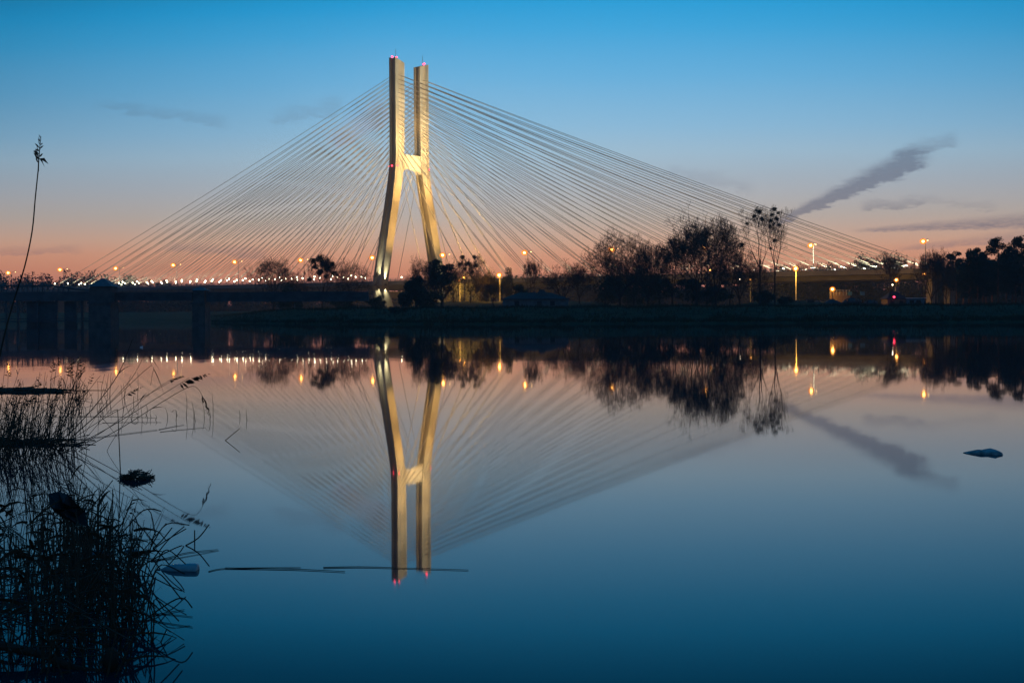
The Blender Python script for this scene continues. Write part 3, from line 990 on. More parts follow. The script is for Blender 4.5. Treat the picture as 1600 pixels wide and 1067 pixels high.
def pine(xp, ytop, d, half_px, label, seed, crown=0.45, group='pines at the right edge', n=24):
    crown += 0.16; half_px *= 1.25
    rg = random.Random(seed)
    p = at(xp, ytop, d); zg = gz(p.x, p.y); Ht = p.z - zg; hw = half_px * d / F
    e = empty('pine_tree', (p.x, p.y, zg)); tag(e, label, 'pine tree', group)
    t_ = MB()
    bend = rg.uniform(-0.6, 0.6)
    t_.tube([(0, 0, -0.4), (bend * 0.4, 0, Ht * 0.35), (bend, 0, Ht * 0.7), (bend * 0.8, 0, Ht * 0.97)], [0.30, 0.24, 0.16, 0.05], 6)
    cr = MB()
    for i in range(n):
        t = (i + rg.random() * 0.7) / n
        z = Ht * (1 - crown) + Ht * crown * t * 0.93
        w = hw * (0.55 + 0.75 * math.sin(math.pi * min(1, t * 0.78 + 0.2))) * rg.uniform(0.55, 1.0)
        a_ = rg.uniform(0, 6.28)
        c = (bend * 0.8 + w * 0.62 * math.cos(a_), w * 0.62 * math.sin(a_), z)
        t_.tube([(bend * 0.8, 0, z - 0.8), c], [0.08, 0.03], 4)
        r_ = w * rg.uniform(0.34, 0.60)
        scatter(cr, rg, c, r_, r_, r_ * 0.66, 360, 0.3, 0.62)
    scatter(cr, rg, (bend * 0.8, 0, Ht * 0.95), hw * 0.3, hw * 0.3, Ht * 0.05, 240, 0.24, 0.5)
    # dead lower branches
    for i in range(7):
        z = Ht * rg.uniform(0.3, 1 - crown); a_ = rg.uniform(0, 6.28)
        t_.tube([(bend * 0.5, 0, z), (bend * .5 + 1.6 * math.cos(a_), 1.6 * math.sin(a_), z + 0.3)], [0.05, 0.02], 3)
    t_.build('trunk', 'pinebark', e); cr.build('crown', 'needle', e)


pine(1495, 392, 430, 16, 'ragged pine at the left end of the pine group, next to the bare trees', 1, 0.5)
pine(1513, 388, 415, 15, 'pine second from the left of the pine group, with a knobbly top', 2, 0.5)
pine(1528, 386, 400, 15, 'narrow pine third from the left of the pine group', 3, 0.45)
pine(1541, 392, 425, 17, 'low pine filling in left of the tall flat-topped pine', 4, 0.5)
pine(1559, 369, 392, 20, 'tall flat-topped pine standing above its neighbours', 5, 0.45)
pine(1572, 396, 430, 18, 'low pine tucked behind the tall flat-topped pine', 6, 0.55)
pine(1597, 367, 385, 24, 'tall full pine cut by the right edge of the picture', 7, 0.55)
pine(1582, 383, 405, 16, 'pine between the flat-topped one and the one cut by the edge', 8, 0.5)
pine(1622, 372, 395, 22, 'tall pine just outside the right edge', 9, 0.5)
pine(1536, 402, 410, 17, 'mid-height pine in front of the middle of the pine group', 12, 0.6)
pine(1587, 394, 400, 18, 'mid-height pine in front of the right of the pine group', 13, 0.6)
pine(1518, 412, 405, 16, 'short pine in front of the left of the pine group', 14, 0.6)
pine(1505, 410, 460, 16, 'short pine behind the left of the pine group', 10, 0.5)
pine(1550, 405, 455, 16, 'short pine seen between the trunks of the pine group', 11, 0.5)

# far woods, one mass beyond the bridge
rg = random.Random(77)
fw = MB()


def wood(u0, u1, n, d0, d1, htop, leafn, s0, s1, deep=True):
    for i in range(n):
        u = rg.uniform(u0, u1); d = rg.uniform(d0, d1)
        Xw = (u - 800) / F * d
        zg = gz(Xw, d)
        Ht = htop(u) * rg.uniform(0.78, 1.06)
        w = Ht * rg.uniform(0.16, 0.26)
        fw.tube([(Xw, d, zg - 0.5), (Xw + rg.uniform(-.5, .5), d, zg + Ht * 0.8)], [0.28, 0.1], 4, cap=False)
        scatter(fw, rg, (Xw, d, zg + Ht * 0.60), w, w, Ht * 0.40, leafn, s0, s1)
        scatter(fw, rg, (Xw + rg.uniform(-4, 4), d + rg.uniform(-8, 8), zg + Ht * 0.16), w * 1.6, w * 1.2, Ht * 0.24, leafn // 2, s0 * 1.4, s1 * 1.5)


wood(-260, 390, 260, 800, 960, lambda u: 26 if u < 175 else 24 - (u - 175) * 0.035, 300, 0.9, 2.0)
wood(370, 720, 120, 800, 930, lambda u: 16, 260, 0.9, 1.9)
wood(700, 1230, 300, 690, 860, lambda u: 15, 260, 0.9, 1.9)
tag(fw.build('far_woods', 'bark'), 'distant dark woods beyond the left half of the bridge', 'woods', kind='stuff')
fw = MB()
wood(1215, 1420, 110, 560, 660, lambda u: 19 + 6 * smooth(1280, 1380, u), 300, 0.6, 1.3)
wood(1405, 1760, 150, 560, 690, lambda u: 15, 260, 0.7, 1.4)
tag(fw.build('pine_woods', 'needle'), 'dark pine woods behind the right end of the bridge', 'woods', kind='stuff')

# rough grass along the far bank
rg = random.Random(5)
gr = MB()
for i in range(15000):
    u = rg.uniform(330, 1640); tt = rg.choice([rg.uniform(0, 8), rg.uniform(20, 90), rg.uniform(50, 80)])
    d = shore_d(u) + tt; Xw = (u - 800) / F * d
    z = gz(Xw, d); hgt = rg.uniform(0.25, 0.8) * (1.5 if rg.random() < 0.08 else 1)
    w = rg.uniform(0.05, 0.16); lx = rg.uniform(-0.25, 0.25)
    gr.tri((Xw - w, d, z - 0.1), (Xw + w, d, z - 0.1), (Xw + lx, d + rg.uniform(-.2, .2), z + hgt))
for c_ in range(90):
    u = rg.uniform(340, 1640); dd_ = shore_d(u) + rg.uniform(-1.5, 16); n_ = rg.randrange(20, 70); sp_ = rg.uniform(0.6, 2.6); hh_ = rg.uniform(0.5, 1.5)
    X0 = (u - 800) / F * dd_
    for i in range(n_):
        x_ = X0 + rg.gauss(0, sp_); y_ = dd_ + rg.gauss(0, 0.8); z_ = max(gz(x_, y_), -0.1)
        gr.tri((x_ - 0.08, y_, z_ - 0.1), (x_ + 0.08, y_, z_ - 0.1), (x_ + rg.gauss(0, .25), y_, z_ + hh_ * rg.uniform(.5, 1.1)))
tag(gr.build('bank_grass', 'blade'), 'rough grass along the far bank', 'grass', kind='stuff')

# ------------------------------------------------------------------ weir with capped piers, left
WD = 305.0
weir = empty('weir', (at(-20, 500, WD).x, WD, 0))
tag(weir, 'dark river weir with two pyramid-capped piers and a long girder, at the left', 'weir')
wx0 = weir.location.x


def wxp(xp, d=WD): return (xp - 800) * d / F - wx0


def wz(xp, yp, d=WD): return CH + (hor(xp) - yp) * d / F


def wpier(x0, x1, ytop, yeave, yshoulder, dd, depth):
    a, c = wxp(x0), wxp(x1)
    z_e, z_t, z_s = wz((x0 + x1) / 2, yeave), wz((x0 + x1) / 2, ytop), wz((x0 + x1) / 2, yshoulder)
    y0, y1 = -depth / 2 + dd, depth / 2 + dd
    p = MB()
    p.hull([(a, y0, -1), (c, y0, -1), (c + .2, y1, -1), (a - .2, y1, -1)], [(a, y0, z_s), (c, y0, z_s), (c, y1, z_s), (a, y1, z_s)])
    p.box(a + 0.15, c - 0.15, y0 + 0.15, y1 - 0.15, z_s, z_e)
    p.box(a - 0.25, c + 0.25, y0 - 0.25, y1 + 0.25, z_s - 0.25, z_s + 0.12)
    pr = p.build('pier', 'weir', weir)
    r_ = MB(); ox = 0.35
    m_ = ((a + c) / 2, (y0 + y1) / 2)
    r_.hull([(a - ox, y0 - ox, z_e), (c + ox, y0 - ox, z_e), (c + ox, y1 + ox, z_e), (a - ox, y1 + ox, z_e)],
            [(m_[0] - .3, m_[1] - .3, z_t), (m_[0] + .3, m_[1] - .3, z_t), (m_[0] + .3, m_[1] + .3, z_t), (m_[0] - .3, m_[1] + .3, z_t)])
    r_.build('pier_cap', 'copper', pr)


wpier(145, 179, 435, 448, 473, 0, 6)
wpier(301, 321, 448, 454, 474, 2, 5)
# main girder across the bays
for (x0, x1, yt, yb) in ((180, 300, 457, 470), (322, 576, 456, 471)):
    p = MB()
    z1, z0 = wz((x0 + x1) / 2, yt), wz((x0 + x1) / 2, yb)
    a, c = wxp(x0) + 0.02, wxp(x1) - 0.02
    p.box(a, c, 0.3, 1.5, z0 + 0.25, z1 - 0.2)
    for zz in (z0, z1 - 0.2, (z0 + z1) / 2): p.box(a, c, 0.1, 1.7, zz, zz + 0.22)
    k = 14
    for i in range(k + 1):
        x = lerp(a + .15, c - .15, i / k); p.box(x - 0.09, x + 0.09, 0.18, 0.28, z0 + 0.23, z1 - 0.21)
    p.build('girder', 'weirsteel', weir)
    # walkway rail on the girder
    p = MB(); p.box(a, c, 0.2, 0.27, z1 + 0.75, z1 + 0.82)
    x = a
    while x < c: p.box(x, x + 0.06, 0.2, 0.27, z1 + 0.02, z1 + 0.75); x += 1.6
    p.build('walkway_rail', 'weirsteel', weir)
# left bay: box gantry with an arched top chord and open railing panels
a, c = wxp(-140), wxp(144)
p = MB()
zb, zt_ = wz(60, 470), wz(60, 456)
p.box(a, c, -0.6, 2.0, zb, zt_)
p.box(a, c, -0.75, -0.61, zb - 0.05, zb + 0.25)
p.build('gantry', 'weirsteel', weir)
p = MB()
arc = []
for i in range(25):
    xq = lerp(-140, 144, i / 24)
    yq = 446.5 + (7.5 * smooth(70, 144, xq)) + 2.0 * (1 - smooth(-140, -20, xq))
    arc.append((wxp(xq), -0.5, wz(60, yq)))
p.tube(arc, 0.2, 5)
for xq in range(-132, 110, 8):
    top = wz(60, 447 + 7.5 * smooth(70, 144, xq))
    p.box(wxp(xq) - 0.09, wxp(xq) + 0.09, -0.6, -0.4, zt_, top)
    p.tube([(wxp(xq), -0.5, top - 0.1), (wxp(xq + 3.5), -0.5, zt_)], 0.05, 4)
p.build('arched_railing', 'weirsteel', weir)
for xq in (-128, -100, -72, -44, -16, 10, 28, 58, 88, 118, 128, 140):
    p = MB(); p.box(wxp(xq) - 0.22, wxp(xq) + 0.22, 0.0, 0.6, -1, zb); p.build('column', 'weirsteel', weir)
for (g0, g1) in ((-98, -76), (-42, -20), (40, 57), (59, 86), (99, 116)):
    p = MB(); p.box(wxp(g0), wxp(g1), 0.65, 0.95, -0.5, zb - 0.2)
    for zz in (0.9, 1.9, 2.9): p.box(wxp(g0), wxp(g1), 0.55, 0.648, zz, zz + 0.14)
    p.build('sluice_gate', 'weirsteel', weir)
p = MB()
p.box(a, c, -0.8, -0.3, wz(60, 503.0) + 0.0, wz(60, 501.0)); p.box(a, c, -0.7, -0.4, wz(60, 498.5), wz(60, 497.3))
p.build('walkway', 'weirsteel', weir)

# ------------------------------------------------------------------ buildings and things on the far bank


def house(name, label, x0, x1, ybase, yeave, yridge, d, depth, ridge=0.5, over=0.5, wall='plaster', group=None, cat='house'):
    pc = at((x0 + x1) / 2, yeave, d)
    zg = gz(pc.x, pc.y)
    e = empty(name, (pc.x, pc.y, zg)); tag(e, label, cat, group)
    hw = (x1 - x0) * d / F / 2
    ze = pc.z - zg
    zr = CH + (hor((x0 + x1) / 2) - yridge) * d / F - zg
    p = MB(); p.box(-hw, hw, 0, depth, -0.5, ze); w_ = p.build('wall', wall, e)
    p = MB()
    o_ = over
    A = [(-hw - o_, -o_, ze), (hw + o_, -o_, ze), (hw + o_, depth + o_, ze), (-hw - o_, depth + o_, ze)]
    rl = hw * ridge
    B1, B2 = (-rl, depth / 2, zr), (rl, depth / 2, zr)
    n0 = len(p.v); p.v += A + [B1, B2] + [(q[0], q[1], q[2] - 0.18) for q in A]
    p.f += [(0, 1, 5, 4), (1, 2, 5), (2, 3, 4, 5), (3, 0, 4), (6, 7, 1, 0), (7, 8, 2, 1), (8, 9, 3, 2), (9, 6, 0, 3), (9, 8, 7, 6)]
    r_ = p.build('roof', 'rooftile', e)
    return e, hw, ze, zr, zg, r_


e, hw, ze, zr, zg, roof = house('house', 'low pale house with a wide dark hip roof on the far bank', 785, 888, 481, 467, 456.5, 362, 9, 0.45)
p = MB(); p.hull([(0.2, 1.5, zr - 1.1), (3.4, 1.5, zr - 1.1), (3.4, 6, zr - 1.1), (0.2, 6, zr - 1.1)], [(1.2, 3.5, zr + 0.75), (2.4, 3.5, zr + 0.75), (2.4, 4.5, zr + 0.75), (1.2, 4.5, zr + 0.75)])
p.build('roof_lantern', 'rooftile', roof)


def window(parent, x, z, w, h_, m='glass'):
    p = MB(); p.box(x - w / 2, x + w / 2, -0.04, 0.02, z - h_ / 2, z + h_ / 2); f_ = p.build('window', m, parent)
    q = MB()
    q.box(x - w / 2 - .08, x - w / 2, -0.07, -0.003, z - h_ / 2, z + h_ / 2); q.box(x + w / 2, x + w / 2 + .08, -0.07, -0.003, z - h_ / 2, z + h_ / 2)
    q.box(x - w / 2 - .08, x + w / 2 + .08, -0.07, -0.003, z + h_ / 2, z + h_ / 2 + .08); q.box(x - w / 2 - .12, x + w / 2 + .12, -0.12, -0.003, z - h_ / 2 - .08, z - h_ / 2)
    q.build('frame', 'doorwood', f_)


for x in (-5.0, 4.6): window(e, x, ze * 0.55, 1.1, 1.1)
p = MB(); p.box(0.4, 1.7, -0.05, 0.02, -0.3, 2.0); p.build('door', 'doorwood', e)

e, hw, ze, zr, zg, roof = house('gabled_house', 'dark house with a steep roof and chimney beside the red light', 1387, 1415, 479, 466.5, 454.5, 400, 7, 0.25, 0.4, 'hutwood')
p = MB(); p.box(0.6, 1.5, 3, 3.9, zr - 1.2, zr + 1.4); p.build('chimney', 'brick', roof)
window(e, -1.2, ze * 0.5, 1.0, 1.0); window(e, 1.4, ze * 0.5, 1.0, 1.0)
p = at(1397, 464, 398)
rl = empty('red_light', (p.x, p.y, gz(p.x, p.y))); tag(rl, 'red signal light on a thin post in front of the gabled house', 'signal light')
hgt = p.z - rl.location.z
q = MB(); q.tube([(0, 0, -0.2), (0, 0, hgt - 0.3)], 0.06, 5); q.build('post', 'dark', rl)
q = MB(); q.ball((0, 0, hgt), 0.30, 8, 6); q.build('lens', 'redlamp', rl)
p = at(1394, 445, 452)
rl = empty('small_lamp', (p.x, p.y, gz(p.x, p.y))); tag(rl, 'small warm white lamp below the orange one at the bridge girder', 'lamp')
hgt = p.z - rl.location.z
q = MB(); q.tube([(0, 0, -0.2), (0, 0, hgt - 0.2)], 0.07, 5); q.build('pole', 'dark', rl)
q = MB(); q.ball((0, 0, hgt), 0.3, 8, 6); q.build('bulb_glass', 'warmwhite', rl)
p = at(1156, 437, 470)
rl = empty('small_lamp', (p.x, p.y, gz(p.x, p.y))); tag(rl, 'small white lamp glimpsed between the trunks right of the largest tree', 'lamp')
hgt = p.z - rl.location.z
q = MB(); q.tube([(0, 0, -0.2), (0, 0, hgt - 0.2)], 0.07, 5); q.build('pole', 'dark', rl)
q = MB(); q.ball((0, 0, hgt), 0.22, 8, 6, 1, 1, 1.6); q.build('bulb_glass', 'warmwhite', rl)

# blue kiosk with a pale flat roof
p = at(1431, 475, 400)
zg = gz(p.x, p.y)
k = empty('kiosk', (p.x, p.y, zg)); tag(k, 'low blue kiosk with a pale flat roof right of the gabled house', 'kiosk')
q = MB(); q.box(-2.7, 2.7, 0, 3, -0.3, 2.3); q.build('wall', 'bluepaint', k)
q = MB(); q.box(-3.1, 3.1, -0.4, 3.2, 2.302, 2.5); q.build('roof', 'white', k)
window(k, -1.2, 1.3, 1.2, 0.8); window(k, 0.8, 1.3, 1.2, 0.8)

# small hut under the short lamp
e, hw, ze, zr, zg, roof = house('hut', 'small dark hut with a lit doorway below the short bright lamp', 1290, 1315, 480, 474, 467, 392, 4, 0.2, 0.35, 'hutwood', cat='hut')
q = MB(); q.box(0.1, 0.9, -0.05, 0.02, 0.1, ze - 0.15); q.build('lit_doorway', 'litwindow', e)
# terrace wall with railing behind it, washed orange by the lamp
p = at(1310, 462, 412)
zg = gz(p.x, p.y)
w_ = empty('terrace', (p.x, p.y, zg)); tag(w_, 'low terrace wall with a railing lit orange by the short lamp', 'wall')
zt2 = p.z - zg
q = MB(); q.box(-2.6, 3.6, 0, 0.5, -0.5, zt2); q.build('wall', 'hutwood', w_)
q = MB(); q.box(-2.4, 2.8, 0.1, 0.3, zt2, zt2 + 1.2); q.build('parapet_panel', 'hutwood', w_)
q = MB()
for i in range(7): q.box(-2.6 + i, -2.48 + i, -0.06, 0.09, zt2, zt2 + 1.75)
q.box(-2.6, 3.6, -0.06, 0.09, zt2 + 1.6, zt2 + 1.7)
q.build('railing', 'pole', w_)

# dark posts, crate, sign boards, covered boats
for i, (xp, y0_, y1_) in enumerate(((1239, 469, 480), (1244, 469, 480), (1251, 470, 480))):
    p = at(xp, y1_, 385); zg = gz(p.x, p.y); tp = at(xp, y0_, 385).z
    q = MB(); q.tube([(p.x, p.y, zg - 0.3), (p.x, p.y, tp - 0.12), (p.x, p.y, tp)], [0.3, 0.28, 0.16], 8)
    tag(q.build('mooring_post', 'dark'), ['dark thick post in front of the lit slope, left of three', 'dark thick post in front of the lit slope, middle of three', 'dark thick post in front of the lit slope, right of three'][i], 'post', 'posts before the lit slope')
p = at(1267, 480, 385); zg = gz(p.x, p.y); tp = at(1267, 468, 385).z
cbox = empty('container', (p.x, p.y, zg)); tag(cbox, 'dark boxy container right of the three posts', 'container')
q = MB(); q.box(-0.95, 0.95, 0, 2.2, -0.2, tp - zg - 0.15)
for i in range(7): q.box(-0.9 + i * 0.3, -0.8 + i * 0.3, -0.05, -0.002, 0, tp - zg - 0.2)
q.build('body', 'tarp', cbox)
q = MB(); q.box(-1.0, 1.0, -0.08, 2.28, tp - zg - 0.148, tp - zg); q.build('lid', 'dark', cbox)
for i, (xp, yp, w2) in enumerate(((1328, 458.5, 3.0), (1347.5, 458.5, 3.6))):
    p = at(xp, yp, 405); zg = gz(p.x, p.y)
    s_ = empty('sign_board', (p.x, p.y, zg)); tag(s_, ['small blue sign board on posts right of the terrace railing', 'wider blue sign board on posts left of the gabled house'][i], 'sign', 'blue sign boards')
    z_ = p.z - zg; hw2 = w2 * 405 / F
    q = MB(); q.box(-hw2, hw2, -0.05, 0.05, z_ - 0.55, z_ + 0.55); q.build('panel', 'bluepaint', s_)
    for sx_ in (-0.7, 0.7):
        q = MB(); q.tube([(sx_ * hw2, 0.1, -0.2), (sx_ * hw2, 0.1, z_ + 0.4)], 0.05, 5); q.build('post', 'dark', s_)


def boat(xp, ybase, ytop, d, half_px, label):
    p = at(xp, ybase, d); zg = gz(p.x, p.y); ht = at(xp, ytop, d).z - zg; L = half_px * d / F
    e = empty('covered_boat', (p.x, p.y, zg)); tag(e, label, 'boat', 'covered boats on the bank')
    q = MB()
    lo, mid = [], []
    for i in range(12):
        th = 2 * math.pi * i / 12
        x_, y_ = math.cos(th), math.sin(th)
        lo.append((x_ * L * 0.78, 1.3 + y_ * 0.7, 0.15)); mid.append((x_ * L, 1.3 + y_ * 1.2, ht * 0.5 + 0.12 * x_))
    q.hull(lo, mid); q.build('hull', 'dark', e)
    q = MB()
    n0 = len(q.v); q.v += [(m_[0] * 1.02, 1.3 + (m_[1] - 1.3) * 1.03, m_[2] + 0.01) for m_ in mid]
    q.v += [(-L * 0.6, 1.3, ht * 0.86), (-L * 0.1, 1.3, ht), (L * 0.5, 1.3, ht * 0.9)]
    for i in range(12):
        j = (i + 1) % 12
        xm = (q.v[i][0] + q.v[j][0]) / 2
        t_ = 12 if xm < -L * 0.4 else (14 if xm > L * 0.3 else 13)
        q.f.append((i, j, t_))
    for i in range(12):
        j = (i + 1) % 12; 
    q.f += [(3, 13, 14), (3, 12, 13), (9, 14, 13), (9, 13, 12)]
    q.build('cover', 'tarp', e)
    for sx_ in (-0.5, 0.5):
        q = MB(); q.box(sx_ * L - 0.15, sx_ * L + 0.15, 0.5, 2.1, -0.2, 0.2); q.build('trestle', 'hutwood', e)


boat(1333, 481, 465, 395, 16, 'large boat under a dark cover right of the hut')
boat(1362, 481, 468, 390, 12, 'smaller covered boat left of the gabled house')
boat(1278, 481, 470, 390, 8, 'small covered boat between the container and the hut')

# ------------------------------------------------------------------ foreground: reeds and litter
WEDGE = 2 * F


def dwater(x, y):
    """distance of the water surface seen at a pixel"""
    return CH * F / (y - hor(x))


def stem_mesh(mb, pts, w, sides=4, taper=0.55):
    k = len(pts)
    fine = []
    for i in range(k - 1):
        p0 = pts[max(i - 1, 0)]; p1 = pts[i]; p2 = pts[i + 1]; p3 = pts[min(i + 2, k - 1)]
        for s_ in range(4 if k > 2 else 2):
            t = s_ / (4 if k > 2 else 2)
            fine.append(0.5 * ((2 * p1) + (p2 - p0) * t + (2 * p0 - 5 * p1 + 4 * p2 - p3) * t * t + (3 * p1 - p0 - 3 * p2 + p3) * t ** 3))
    fine.append(pts[-1])
    n = len(fine)
    mb.tube(fine, [w * (1 - taper * i / (n - 1)) for i in range(n)], sides)
    return fine


def leaf(mb, p, d, L, w, droop, rg):
    d = d.normalized(); side = d.cross(Vector((0, 1, 0.2)))
    if side.length < 1e-3: side = Vector((1, 0, 0))
    side.normalize()
    prev = p; pw = w * 0.6
    for i in range(1, 6):
        t = i / 5
        q = p + d * L * t + Vector((0, 0, -droop * L * t * t))
        ww = w * (1 - t) * (0.6 + 1.2 * t * (1 - t) * 2)
        nrm = Vector((0, -0.0015, 0))
        mb.quad(prev - side * pw, prev + side * pw, q + side * ww, q - side * ww)
        prev, pw = q, ww


def plume_mesh(mb, p, d, L, rg, droop=0.6, n=16, side=None):
    d = d.normalized()
    for i in range(n):
        t = (i + 0.5) / n
        base = p + d * L * t + Vector((0, 0, -0.25 * droop * L * t * t))
        sd = (side if side is not None else Vector((rg.gauss(0, 1), rg.gauss(0, .5), -0.4)))
        out = (d * 0.55 + Vector((rg.gauss(0, .22), rg.gauss(0, .2), -0.5 * droop)) + sd * 0.35).normalized()
        l2 = L * 0.36 * (1 - 0.65 * t) * rg.uniform(0.7, 1.1)
        tip = base + out * l2
        mid = base + out * l2 * 0.45
        sd2 = out.cross(Vector((0, 1, 0))).normalized() * l2 * 0.13
        mb.quad(base, mid - sd2, tip, mid + sd2)
        sd3 = Vector((0, 1, 0)) * l2 * 0.11
        mb.quad(base, mid - sd3, tip, mid + sd3)


def reed(px, d, w, label, plume=0.0, leaves=0, to_water=True, group=None, seed=1, droop=0.6, name='reed', taper=0.55, d2=None):
    rg = random.Random(seed)
    n = len(px)
    pts = [at(x, y, d if d2 is None else lerp(d, d2, i / (n - 1))) for i, (x, y) in enumerate(px)]
    if to_water and pts[0].z > 0.02:
        dirv = pts[0] - pts[1]
        s_ = pts[0].z / max(0.2 * dirv.length, -dirv.z) if dirv.z < 0 else 0
        b0 = pts[0] + dirv * min(s_, 2.0); b0.z = -0.15
        pts = [b0] + pts
    e = empty(name, (pts[0].x, pts[0].y, 0)); tag(e, label, 'reed', group)
    loc = e.location
    lp_ = [p - Vector(loc) for p in pts]
    mb = MB(); fine = stem_mesh(mb, lp_, w, 5, taper); mb.build('stem', 'reed', e, True)
    if plume:
        q = MB(); dv = fine[-1] - fine[-3]; plume_mesh(q, fine[-1] - dv.normalized() * plume * 0.35, dv, plume, rg, droop)
        q.build('plume', 'plume', e)
    for i in range(leaves):
        q = MB(); k = int(len(fine) * rg.uniform(0.35, 0.85)); dv = (fine[k] - fine[k - 1]).normalized() + Vector((rg.uniform(-.8, .8), rg.uniform(-.4, .4), 0.1))
        leaf(q, fine[k], dv, rg.uniform(0.18, 0.36), 0.008, rg.uniform(0.2, 0.9), rg); q.build('leaf', 'reed', e)
    return e


# the tall lone reed against the sky
e = reed([(-14, 640), (2, 545), (20, 475), (38, 418), (50, 362), (55, 310), (60, 262)], 10.5, 0.0075, 'single tall reed with a ragged seed head standing against the sky at the left', seed=2, taper=0.35)
q = MB(); rg = random.Random(4)
base = at(60, 262, 10.5) - Vector(e.location)
pl = [at(x, y, 10.5) - Vector(e.location) for x, y in ((59.6, 268), (60.5, 250), (62, 232), (64, 213))]
fine = stem_mesh(q, pl, 0.006, 5, 0.6)
for i in range(26):
    t = i / 25; k = min(int((0.30 + 0.70 * t) * (len(fine) - 1)), len(fine) - 2)
    b0 = fine[k]; out = Vector((rg.choice([-1, -1, 1]) * rg.uniform(.35, 1), rg.uniform(-.5, .5), rg.uniform(-.25, .9))).normalized()
    l2 = 0.055 * (1 - 0.55 * t) * rg.uniform(.6, 1.15); tip = b0 + out * l2 + Vector((0, 0, 0.02)); s2 = Vector((0, 0, 1)) * l2 * 0.24
    q.quad(b0, b0.lerp(tip, .5) - s2, tip, b0.lerp(tip, .5) + s2)
for (x, y, ww) in ((76, 257, 0.014), (70, 262, 0.01), (53, 240, 0.008)):
    tip = at(x, y, 10.5) - Vector(e.location); b0 = at(61, 248, 10.5) - Vector(e.location); mid = b0.lerp(tip, .55) + Vector((0, 0, 0.016))
    q.quad(b0, mid - Vector((0, 0, ww)), tip, mid + Vector((0, 0, ww)))
q.build('seed_head', 'plume', e)

FR = 20.0
lean = [
    ([(72, 700), (105, 680), (150, 632), (185, 584), (207, 530)], 0.017, 0, 1, 'thickest leaning reed, dark and leafless, crossing the left lamp reflections'),
    ([(88, 690), (108, 640), (118, 590), (123, 565)], 0.016, 0, 2, 'upright thick reed with one leaf at its tip near the left lamp reflections'),
    ([(96, 700), (128, 690), (172, 640), (206, 610)], 0.009, 0.30, 1, 'leaning reed with a small drooping plume, lowest of the plumed ones on the left'),
    ([(100, 694), (160, 640), (205, 592), (226, 555), (233, 558), (237, 572)], 0.009, 0, 1, 'leaning reed whose tip bends sharply over above the lamp reflections'),
    ([(100, 696), (170, 632), (235, 572), (237, 590), (235, 602)], 0.009, 0.0, 1, 'leaning reed with a limp broken tip hanging straight down'),
    ([(92, 702), (160, 655), (225, 620), (274, 592)], 0.010, 0.0, 0, 'long straight leaning reed with a bare tip'),
    ([(120, 702), (178, 662), (238, 612), (272, 590)], 0.009, 0.26, 0, 'leaning reed with a small tight plume halfway to the right'),
    ([(96, 708), (170, 668), (240, 625), (296, 590)], 0.011, 0.52, 0, 'longest leaning reed with a large feathery plume bent to the right'),
    ([(110, 712), (190, 668), (250, 630), (292, 606), (308, 606), (320, 626)], 0.010, 0.30, 1, 'long leaning reed whose whole head droops in an arch at the right'),
    ([(170, 698), (206, 645), (229, 614), (233, 620)], 0.007, 0, 1, 'thin leaning reed with a hooked tip'),
    ([(130, 672), (110, 580), (125, 592), (139, 612), (145, 628), (143, 645)], 0.008, 0, 0, 'broken reed curving over in a round arch'),
    ([(188, 735), (186, 690), (184, 645), (182, 640), (170, 646)], 0.012, 0, 0, 'upright broken reed with its top snapped over to the left'),
]
for i, (px, w, pl_, lv, lb) in enumerate(lean):
    dd = FR if i != 11 else dwater(188, 735)
    e = reed(px, dd, w * 0.62, lb, pl_, lv, group='leaning reeds at the left', seed=20 + i, droop=0.9)

# isolated stubble in the water
stub = [(229, 633), (236, 640), (243, 648), (229, 646), (262, 637), (275, 640), (291, 613), (303, 627), (305, 640), (319, 630), (328, 637), (333, 613), (375, 640), (386, 640), (277, 641), (214, 643), (222, 634), (206, 640)]
for i, (x, y) in enumerate(stub):
    yb_ = 652 + (i * 37 % 11) - 4
    d = dwater(x, yb_)
    rg = random.Random(i)
    pts = [(x, yb_), (x + rg.uniform(-2, 2), (y + yb_) / 2), (x - 2 + rg.uniform(-2, 2), y)]
    if i % 5 == 0: pts.append((x - 7, y + 4))
    reed(pts, d, 0.0062, 'thin broken reed stump standing in open water off the reed bed', 0, 0, group='reed stumps in open water', seed=i)
for i, (pts, lb) in enumerate([([(352, 688), (363, 679), (375, 669)], 'lone slanting reed stump whose mirror image makes a V, farthest right'),
                               ([(290, 852), (310, 840), (327, 819)], 'slanting reed stump beside the large floating bottle, forming a V with its reflection'),
                               ([(239, 856), (252, 845), (269, 824)], 'slanting reed stump left of the V above the large floating bottle'),
                               ([(304, 844), (304, 836), (304, 828)], 'tiny upright stub next to the V above the large floating bottle'),
                               ([(180, 833), (192, 815), (206, 783)], 'slanting bare reed above the small floating bottle'),
                               ([(167, 860), (172, 830), (174, 790)], 'upright bare reed behind the small floating bottle')]):
    d = dwater(*pts[0])
    reed(pts, d, 0.0065, lb, 0, 0, group='reed stumps in open water', seed=50 + i, taper=0.2)

# floating stalks


def floating(px, r, label, name='floating_reed', cat='floating reed', group='floating reed stalks', mat_='reed'):
    pts = []
    for x, y in px:
        p = at(x, y, dwater(x, y)); p.z = r * 0.5; pts.append(p)
    e0 = pts[0].copy(); e0.z = 0
    mb = MB(); stem_mesh(mb, [p - e0 for p in pts], r * 0.42, 6, 0.45)
    o = mb.build(name, mat_, None, True); o.location = e0
    tag(o, label, cat, group)
    return o


